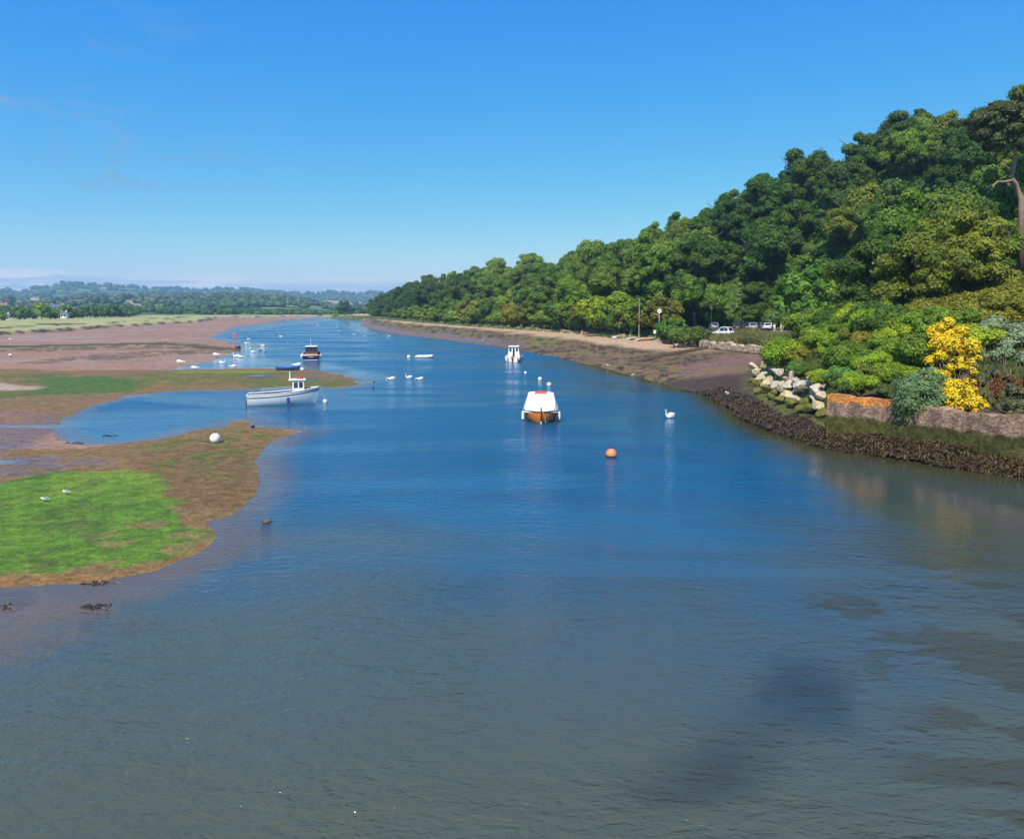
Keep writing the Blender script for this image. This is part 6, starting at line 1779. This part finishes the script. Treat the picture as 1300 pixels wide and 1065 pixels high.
person(991.5, 131, -70, 'person in a cream top and grey trousers at the right end of the car park', (.80, .76, .62), (.36, .35, .33), 2, (.30, .24, .16))

# ------------------------------------------------------------------ leaning pine at the right edge
def pine():
    Y = 88
    g = lambda px, py, dy=0: at(px, py, Y + dy)
    b = g(1298, 252); zb = hz(b.x, b.y); root = Vector((b.x + .5, b.y, zb))
    o = empty('pine_tree', root, 0, 'tall pine with a bare forked pinkish trunk at the right edge', 'tree')
    m = MB(); R = lambda px, py, dy=0: g(px, py, dy) - root
    m.tube([(0, 0, -.5), R(1297, 252), R(1289, 234), R(1284, 224), R(1288, 208), R(1289, 192), R(1287, 172), R(1284, 150), R(1282, 138)], [.42, .33, .31, .27, .21, .19, .16, .11, .06], 12)
    m.build('trunk', PBARK, o, smooth=True)
    for pts, rr in [([(1286, 229), (1276, 231), (1266, 231), (1260, 237), (1254, 245)], [.17, .14, .11, .08, .04]), ([(1285, 223), (1280, 214), (1276, 210), (1271, 208)], [.18, .14, .10, .04]), ([(1288, 180), (1296, 172), (1308, 165)], [.18, .12, .05]), ([(1287, 165), (1270, 152), (1256, 148)], [.16, .1, .04]), ([(1284, 145), (1266, 132), (1250, 130)], [.14, .09, .04])]:
        m = MB(); m.tube([R(px, py, -.3 * i) for i, (px, py) in enumerate(pts)], rr, 8); m.build('branch', PBARK, o, smooth=True)
    cl = []; rg = np.random.default_rng(4)
    for (px, py, rp) in [(1282, 122, 14), (1262, 128, 13), (1300, 128, 14), (1245, 134, 11), (1270, 142, 14), (1290, 146, 14), (1308, 145, 14), (1250, 150, 12), (1235, 142, 9), (1264, 160, 10), (1300, 164, 12), (1283, 162, 8), (1240, 160, 7), (1258, 172, 8)]:
        for k in range(5):
            p = R(px + rg.normal() * rp * .45, py + 15 + rg.normal() * rp * .3, rg.normal() * 1.6); r = rp * Y / F * rg.uniform(.45, .62)
            cl.append((p.x, p.y, p.z, r * 1.15, r * 1.15, r * .55))
    link('crown', clumps_mesh('crown', rg, np.array(cl), 230, .30, foliage_material('pine_needles', (.035, .060, .016), (.135, .155, .045)), elong=2.6), None, o)
pine()

# ------------------------------------------------------------------ far country: hills, hedges, village
def hill_h(x, y):
    u = x / np.maximum(y, 1) * F + 650       # bearing only picks the ridge's height along its length
    sky_u = [-900, -300, 0, 15, 22, 35, 50, 70, 85, 130, 200, 270, 315, 330, 360, 400, 415, 430, 500, 700, 1400]
    sky_p = [366, 372, 372.5, 374, 376, 375, 371.5, 369, 365.5, 366.5, 370.5, 370, 370, 372.5, 374.5, 375, 372.5, 374, 373.5, 374, 372]
    near_p = [384, 384, 383, 383, 383, 382, 381, 382, 381.5, 379, 379, 378.5, 376, 377, 379, 386, 389, 391, 393, 394, 394]
    p2 = np.interp(u, sky_u, sky_p); p1 = np.interp(u, sky_u, near_p)
    r = np.hypot(x, y)
    b2 = sst(2600, 4600, r) * (1 - .5 * sst(4800, 7500, r)); b1 = sst(900, 2300, r) * (1 - sst(2500, 3300, r))
    h2 = (393 - p2) / F * 4600 + 8; h1 = (393 - p1) / F * 2300 + 8
    z = 1.2 + h2 * b2 * 1.0 + h1 * b1
    z = z + (fbm(x / 420, y / 420, 4, 201) - .5) * 26 * sst(1100, 2400, r) * (1 - .6 * sst(3600, 4400, r))
    return np.maximum(z, .6)
def build_hills():
    dist = np.concatenate([np.linspace(860, 1500, 24), np.linspace(1540, 3400, 90), np.linspace(3440, 7600, 80)])
    th = np.linspace(-radians(52), radians(20), 520)
    Dg, Tg = np.meshgrid(dist, th, indexing='ij'); x = (Dg * np.sin(Tg)).ravel(); y = (Dg * np.cos(Tg)).ravel()
    nc = 520; i = np.arange(len(dist) - 1)[:, None] * nc + np.arange(nc - 1)[None, :]
    z = hill_h(x, y) - 3.0 * (1 - sst(860, 1000, np.hypot(x, y)))
    me = npmesh('hills', np.stack([x, y, z], 1), np.stack([i, i + 1, i + nc + 1, i + nc], -1).reshape(-1, 4), True)
    m = bpy.data.materials.new('far_fields'); m.use_nodes = True
    nt = m.node_tree; nd, lk = nt.nodes, nt.links; b = nd['Principled BSDF']; b.inputs['Roughness'].default_value = .95; b.inputs['Specular IOR Level'].default_value = .05
    t = N(nd, 'ShaderNodeTexCoord'); mp = N(nd, 'ShaderNodeMapping'); mp.inputs['Scale'].default_value = (1 / 210, 1 / 330, 0); mp.inputs['Rotation'].default_value = (0, 0, .3)
    lk.new(t.outputs['Object'], mp.inputs[0])
    vo = N(nd, 'ShaderNodeTexVoronoi', distance='CHEBYCHEV'); vo.inputs['Scale'].default_value = 1; vo.inputs['Randomness'].default_value = .8; lk.new(mp.outputs[0], vo.inputs['Vector'])
    ve = N(nd, 'ShaderNodeTexVoronoi', feature='DISTANCE_TO_EDGE'); ve.inputs['Scale'].default_value = 1; ve.inputs['Randomness'].default_value = .8; lk.new(mp.outputs[0], ve.inputs['Vector'])
    sc = N(nd, 'ShaderNodeSeparateColor'); lk.new(vo.outputs['Color'], sc.inputs[0])
    cr = N(nd, 'ShaderNodeValToRGB'); cr.color_ramp.interpolation = 'CONSTANT'
    els = [(0, (.07, .13, .03)), (.22, (.13, .19, .05)), (.42, (.05, .10, .03)), (.58, (.17, .21, .07)), (.72, (.33, .26, .13)), (.82, (.09, .15, .04)), (.90, (.36, .21, .14)), (.95, (.40, .34, .18))]
    cr.color_ramp.elements[0].position = 0; cr.color_ramp.elements[0].color = els[0][1] + (1,)
    cr.color_ramp.elements[1].position = els[1][0]; cr.color_ramp.elements[1].color = els[1][1] + (1,)
    for p_, c_ in els[2:]: e = cr.color_ramp.elements.new(p_); e.color = c_ + (1,)
    lk.new(sc.outputs[0], cr.inputs[0])
    n = N(nd, 'ShaderNodeTexNoise', i_Scale=.0032, i_Detail=6.0, i_Roughness=.6); lk.new(t.outputs['Object'], n.inputs['Vector'])
    wood = ramp(nd, lk, n.outputs['Fac'], .56, .60)
    sp = N(nd, 'ShaderNodeSeparateXYZ'); lk.new(t.outputs['Object'], sp.inputs[0])
    hi = ramp(nd, lk, sp.outputs['Z'], 108, 124)
    wood = M(nd, lk, 'MAXIMUM', wood, hi)
    hedge = ramp(nd, lk, ve.outputs['Distance'], .02, .05, 1, 0)
    k = M(nd, lk, 'MAXIMUM', wood, hedge)
    mx = N(nd, 'ShaderNodeMix', data_type='RGBA'); lk.new(k, mx.inputs[0]); lk.new(cr.outputs[0], mx.inputs[6]); mx.inputs[7].default_value = (.022, .04, .016, 1)
    lk.new(mx.outputs[2], b.inputs['Base Color'])
    o = link('hills', me, m); setp(o, kind='structure')
build_hills()

def build_far_trees():
    rng = np.random.default_rng(61)
    # woods and hedgerow trees on the far hills: too many to count
    n = 26000
    r = rng.uniform(1250, 4700, n); a = rng.uniform(-radians(40), radians(3), n)
    x = r * np.sin(a); y = r * np.cos(a)
    dens = fbm(x / 260, y / 260, 4, 301)
    g1 = np.abs(((x * .95 + y * .3) / 210) % 1 - .5); g2 = np.abs(((y * .95 - x * .3) / 330) % 1 - .5)
    k = (dens > .67) | (rng.random(n) < .02) | (np.minimum(g1, g2) < .013)
    x, y, r = x[k], y[k], r[k]; z = hill_h(x, y)
    n = len(x); print('far blobs', n)
    # each a lumpy low-poly crown
    oc = []
    for i in range(4):
        for j in range(6):
            oc.append((sin((i + .5) / 4 * pi) * cos(j / 6 * 2 * pi), sin((i + .5) / 4 * pi) * sin(j / 6 * 2 * pi), cos((i + .5) / 4 * pi)))
    oc = np.array(oc); w = rng.uniform(4, 9, n) * (1 + (r - 1200) / 5000)
    V = np.stack([x, y, z + w * .55], 1)[:, None, :] + oc[None] * (w[:, None, None] * rng.uniform(.7, 1.25, (n, 24, 1))) * np.array([1.2, 1.2, .75])
    q = []
    for i in range(3):
        for j in range(6): q.append((i * 6 + j, (i + 1) * 6 + j, (i + 1) * 6 + (j + 1) % 6, i * 6 + (j + 1) % 6))
    q = np.array(q); Q = (np.arange(n)[:, None, None] * 24 + q[None]).reshape(-1, 4)
    me = npmesh('far_woods', V.reshape(-1, 3), Q); fattr(me, 'tint', np.repeat(rng.random(n), 24))
    me.materials.append(foliage_material('far_leaf', (.020, .042, .014), (.075, .115, .030), trans=0))
    setp(link('far_woods', me), 'hazy woods and hedgerows covering the distant hills', 'woodland', kind='stuff')
    # tree belt at the edge of the marsh: again one mass, with the nearest trees as individuals in front
    cls = []
    for px in np.arange(150, 480, 1.5):
        Y = rng.uniform(900, 1150); p = at(px, 396, Y); h = rng.uniform(3, 8) * (1.0 if 160 < px < 300 else .6)
        if px > 400 and rng.random() < .5: continue
        zz = max(1.5, float(hill_h(np.array([p.x]), np.array([Y]))[0]))
        for k in range(3): cls.append((p.x + rng.normal() * 3, Y + rng.normal() * 4, zz + h * .4 + rng.uniform(0, h * .4), rng.uniform(2.2, 4.5), 4, h * .4))
    for px in np.arange(-120, 175, 1.3):
        Y = rng.uniform(640, 820); p = at(px, 396, Y); h = rng.uniform(4, 9)
        for k in range(3): cls.append((p.x + rng.normal() * 2, Y + rng.normal() * 4, 1.6 + h * .4 + rng.uniform(0, h * .45), rng.uniform(2, 3.6), 3, h * .35))
    cls = np.array(cls); Vs = []; Qs = []; T = []; off = 0
    import bmesh
    bm = bmesh.new()
    for i in range(0, len(cls), 50):
        t_ = clumps_mesh('tmp', rng, cls[i:i + 50], 26, 1.5, GREEN); bm.from_mesh(t_); bpy.data.meshes.remove(t_)
    me = bpy.data.meshes.new('tree_belt'); bm.to_mesh(me); bm.free(); me.materials.append(GREEN)
    o = link('tree_belt', me); o.color = (.62, .8, .75, 1); setp(o, 'low continuous belt of trees where the marsh meets the far fields', 'woodland', kind='stuff')
    # individual hedgerow trees at the left
    pr = [make_tree('hedgerow_tree', 400 + i, h, R, 26, 110, .8, base=.03, r=.25, low=-.8) for i, (h, R) in enumerate([(8, 5), (9, 4.6), (7, 5.2)])]
    spots = [(2, 9, 450, 'grey green'), (17, 9, 505, 'dark green'), (31, 12, 500, 'dark green'), (41, 9, 520, 'mid green'), (53, 15, 515, 'pale green'), (64, 11, 530, 'mid green'), (72, 9, 560, 'dark green'), (84, 13, 545, 'grey green'), (94, 11, 555, 'mid green'), (104, 8, 600, 'dark green'), (115, 11, 600, 'dark green'), (125, 12, 620, 'mid green'), (134, 11, 630, 'dark green'), (144, 12, 640, 'dark green'), (153, 8, 650, 'mid green')]
    cols = {'grey green': (1.25, 1.35, 1.5), 'dark green': (.62, .8, .7), 'mid green': (1, 1.15, .9), 'pale green': (1.5, 1.5, .9)}
    cnt = {}
    for k, (px, hp, Y, nm) in enumerate(spots):
        p = at(px, 404, Y); z = hz(p.x, p.y); s = hp * Y / F / 6.0
        cnt[nm] = cnt.get(nm, 0) + 1
        placed(pr[k % 3], (p.x, p.y, z - .3), rng.uniform(0, 6), (s * 1.0, s * 1.0, s), cols[nm], f'{nm} tree in the hedgerow at far left, {ORD[cnt[nm]-1]} of its colour from the left', 'tree', 'hedgerow trees behind the marsh')
    # lone dark tree and the low scrub at the head of the river
    p = at(437, 399, 800); placed(pr[0], (p.x, p.y, 1.2), 1, (1.55, 1.55, 2.0), (.35, .5, .45), 'lone dark round tree standing at the head of the river', 'tree')
    p = at(447, 399, 830); placed(pr[1], (p.x, p.y, 1.2), 2, (1.0, 1.0, 1.1), (.45, .6, .5), 'smaller dark tree just right of the lone tree at the head of the river', 'tree')
    p = at(458, 399, 850); placed(pr[2], (p.x, p.y, 1.2), 2, (1.1, 1.1, .9), (.6, .8, .6), 'low bushy tree left of the white cottage at the head of the river', 'tree')
    p = at(425, 400.5, 740); placed(pr[2], (p.x, p.y, .8), 2, (1.3, .8, .42), (2.2, 2.1, .9), 'low yellow green bush at the head of the river', 'bush')
    for px, s, Y in ((484, 1.0, 560), (490, 1.3, 560)):
        p = at(px, 403, Y); placed(pr[1], (p.x, p.y, hz(p.x, p.y)), 3, (s * .8, s * .8, s), (.5, .6, .55), 'dark small tree at the very tip of the wood, ' + ('the left one' if px == 484 else 'the right one'), 'tree')
build_far_trees()

def house(px, py, Y, w, d, h, hd, wallc, roofc, label, rh=2.2, ridge=True):
    p = at(px, py, Y); zg = CAMH - (py - 393) * Y / F
    gz = float(hill_h(np.array([p.x]), np.array([Y]))[0]) if Y > 900 else hz(p.x, p.y)
    o = empty('house', (p.x, p.y, max(gz, zg) - .3), radians(hd), label, 'house', 'houses across the estuary')
    wm = mat('render_' + '_'.join(str(int(c * 99)) for c in wallc), wallc, .9, var=.06); rm = mat('roof_' + '_'.join(str(int(c * 99)) for c in roofc), roofc, .9, var=.15)
    m = MB(); m.add([(-w / 2, -d / 2, 0), (w / 2, -d / 2, 0), (w / 2, d / 2, 0), (-w / 2, d / 2, 0), (-w / 2, -d / 2, h), (w / 2, -d / 2, h), (w / 2, d / 2, h), (-w / 2, d / 2, h), (-w / 2, 0, h + rh - .1), (w / 2, 0, h + rh - .1)],
          [(3, 2, 1, 0), (0, 1, 5, 4), (2, 3, 7, 6), (1, 2, 6, 9, 5), (3, 0, 4, 8, 7)]); wl_ = m.build('wall', wm, o)
    e = .35; m = MB()
    for sg in (-1, 1):
        m.add([(-w / 2 - e, sg * (d / 2 + e), h - .25), (w / 2 + e, sg * (d / 2 + e), h - .25), (w / 2 + e, 0, h + rh), (-w / 2 - e, 0, h + rh), (-w / 2 - e, sg * (d / 2 + e), h - .05), (w / 2 + e, sg * (d / 2 + e), h - .05), (w / 2 + e, 0, h + rh + .2), (-w / 2 - e, 0, h + rh + .2)], [(0, 1, 2, 3), (4, 5, 6, 7), (0, 1, 5, 4), (1, 2, 6, 5), (3, 0, 4, 7)])
    rf = m.build('roof', rm, o)
    MB().box((w * .36, 0, h + rh + .3), (.7, .6, 1.2)).build('chimney', wm, rf)
    for i in range(max(2, int(w / 3))):
        x = -w / 2 + w * (i + .5) / max(2, int(w / 3))
        for z in ([1.5, 4.0] if h > 4.5 else [1.5]):
            for sg in (-1, 1):
                MB().box((x, sg * (d / 2 + .01), z), (1.1, .06, 1.2)).build('window', glass(), o)
W_, C_ = (.78, .77, .74), (.62, .52, .42)
SL, RD = (.12, .12, .14), (.30, .12, .08)
hs_ = [(6, 397.5, 760, 8, 5, 3.5, 10, W_, SL, 'white house with slate roof at the far left edge of the village'), (1, 393, 900, 14, 7, 5, 20, C_, RD, 'cream house with red roof high at the far left edge'),
       (7, 407, 470, 4.5, 3, 2.0, 30, W_, SL, 'tiny white hut on the meadow at far left'), (5, 391.5, 960, 12, 7, 5, -10, W_, RD, 'white gabled house with red roof above the cream one at far left'),
       (26, 396.5, 760, 14, 7, 3.5, 5, C_, SL, 'long low cream house behind the dark trees at far left'), (63, 396.5, 700, 8, 6, 5.5, 60, W_, SL, 'tall white gabled house behind the pale green tree'),
       (67, 397.5, 690, 6, 5, 4, -30, W_, SL, 'smaller white house directly right of the tall gabled one'), (76, 396.5, 720, 9, 6, 5.5, 20, W_, SL, 'white house with a pointed gable among the hedgerow trees'),
       (82, 403.5, 520, 4, 3, 2.5, 0, W_, SL, 'tiny white cottage at the foot of the grey green hedgerow tree'), (95, 396.8, 760, 10, 6, 3.5, 0, W_, SL, 'low white house right of the pointed gable'),
       (46, 391, 1500, 16, 8, 5, 10, C_, SL, 'cream house on the slope above the village, the left one'), (60, 390.5, 1500, 14, 8, 5, -10, C_, SL, 'cream house on the slope above the village, the right one'),
       (143, 379.5, 3000, 40, 20, 12, 0, W_, SL, 'long white farmhouse high on the hillside'), (267, 395.5, 1250, 12, 10, 6, 0, (.62, .72, .85), SL, 'pale blue barn right of the long low shed'), (257, 396.5, 1240, 18, 9, 3.4, 0, (.55, .66, .80), (.40, .46, .52), 'long low pale shed at the edge of the fields'),
       (478.5, 397, 900, 5, 5, 7.5, 0, W_, SL, 'small tall white cottage at the head of the river'), (353, 373.8, 4300, 45, 20, 14, 0, W_, SL, 'white farm buildings on the distant skyline')]
for h_ in hs_: house(*h_)
# a small pale stone bank and wall at the head of the river
p = at(467, 400, 820)
m = MB(); rg = random.Random(4)
for k in range(30): m.box((k * 1.05 - 16, rg.uniform(-.4, .4), rg.uniform(.6, 1.3)), (1.2, 2, rg.uniform(1.6, 3.2)), (.9, .8), rz=rg.uniform(-.3, .3))
o = m.build('rubble_bank', mat('pale_rubble', (.60, .46, .26), .9, var=.3), None, bevel=.1, seg=1); o.location = (p.x, p.y, 0.8); setp(o, 'pale yellow rubble bank at the head of the river', 'bank')  # pale yellow stone with random variation

# driftwood and weed clumps lying in the shallows
def weed_clumps():
    rg = np.random.default_rng(88)
    src = None
    for k, (px, py, w) in enumerate([(125, 741, .5), (128, 770, .55), (2, 772, .45), (97, 563, .6), (140, 553, .5)]):
        p = G(px, py); m = MB()
        for j in range(26):
            a = rg.uniform(0, 6.28); l = w * rg.uniform(.3, .8); x, y = rg.normal() * w * .35, rg.normal() * w * .2
            m.tube([(x, y, -.02), (x + cos(a) * l * .5, y + sin(a) * l * .25, rg.uniform(.01, .05)), (x + cos(a) * l, y + sin(a) * l * .4, -.01)], [.02, .022, .01], 5)
        o = m.build('seaweed_clump', mat('wet_weed', (.03, .028, .02), .5)); o.location = (p[0], p[1], 0)
        setp(o, ['dark seaweed clump just off the brown bank at lower left', 'dark seaweed clump afloat below the lower left bank', 'dark seaweed clump at the left edge of the shallows', 'small dark clump at the inner shore of the round pool', 'small dark clump in the calm round pool'][k], 'seaweed clump', 'seaweed clumps in the shallows')
weed_clumps()

# ------------------------------------------------------------------ the air
def haze():
    m = bpy.data.materials.new('air_haze'); m.use_nodes = True
    nt = m.node_tree; nt.nodes.clear()
    o = N(nt.nodes, 'ShaderNodeOutputMaterial'); v = N(nt.nodes, 'ShaderNodeVolumePrincipled')
    v.inputs['Color'].default_value = (.45, .76, 1.0, 1); v.inputs['Density'].default_value = HAZE; v.inputs['Anisotropy'].default_value = 0.0
    nt.links.new(v.outputs[0], o.inputs['Volume'])
    b = MB(); b.box((0, 4250, 85.7), (18600, 8700, 178.6)); h = b.build('haze', m); setp(h, 'thin pale blue sea haze over the whole estuary', 'haze', kind='stuff')
HAZE = .00017
haze()
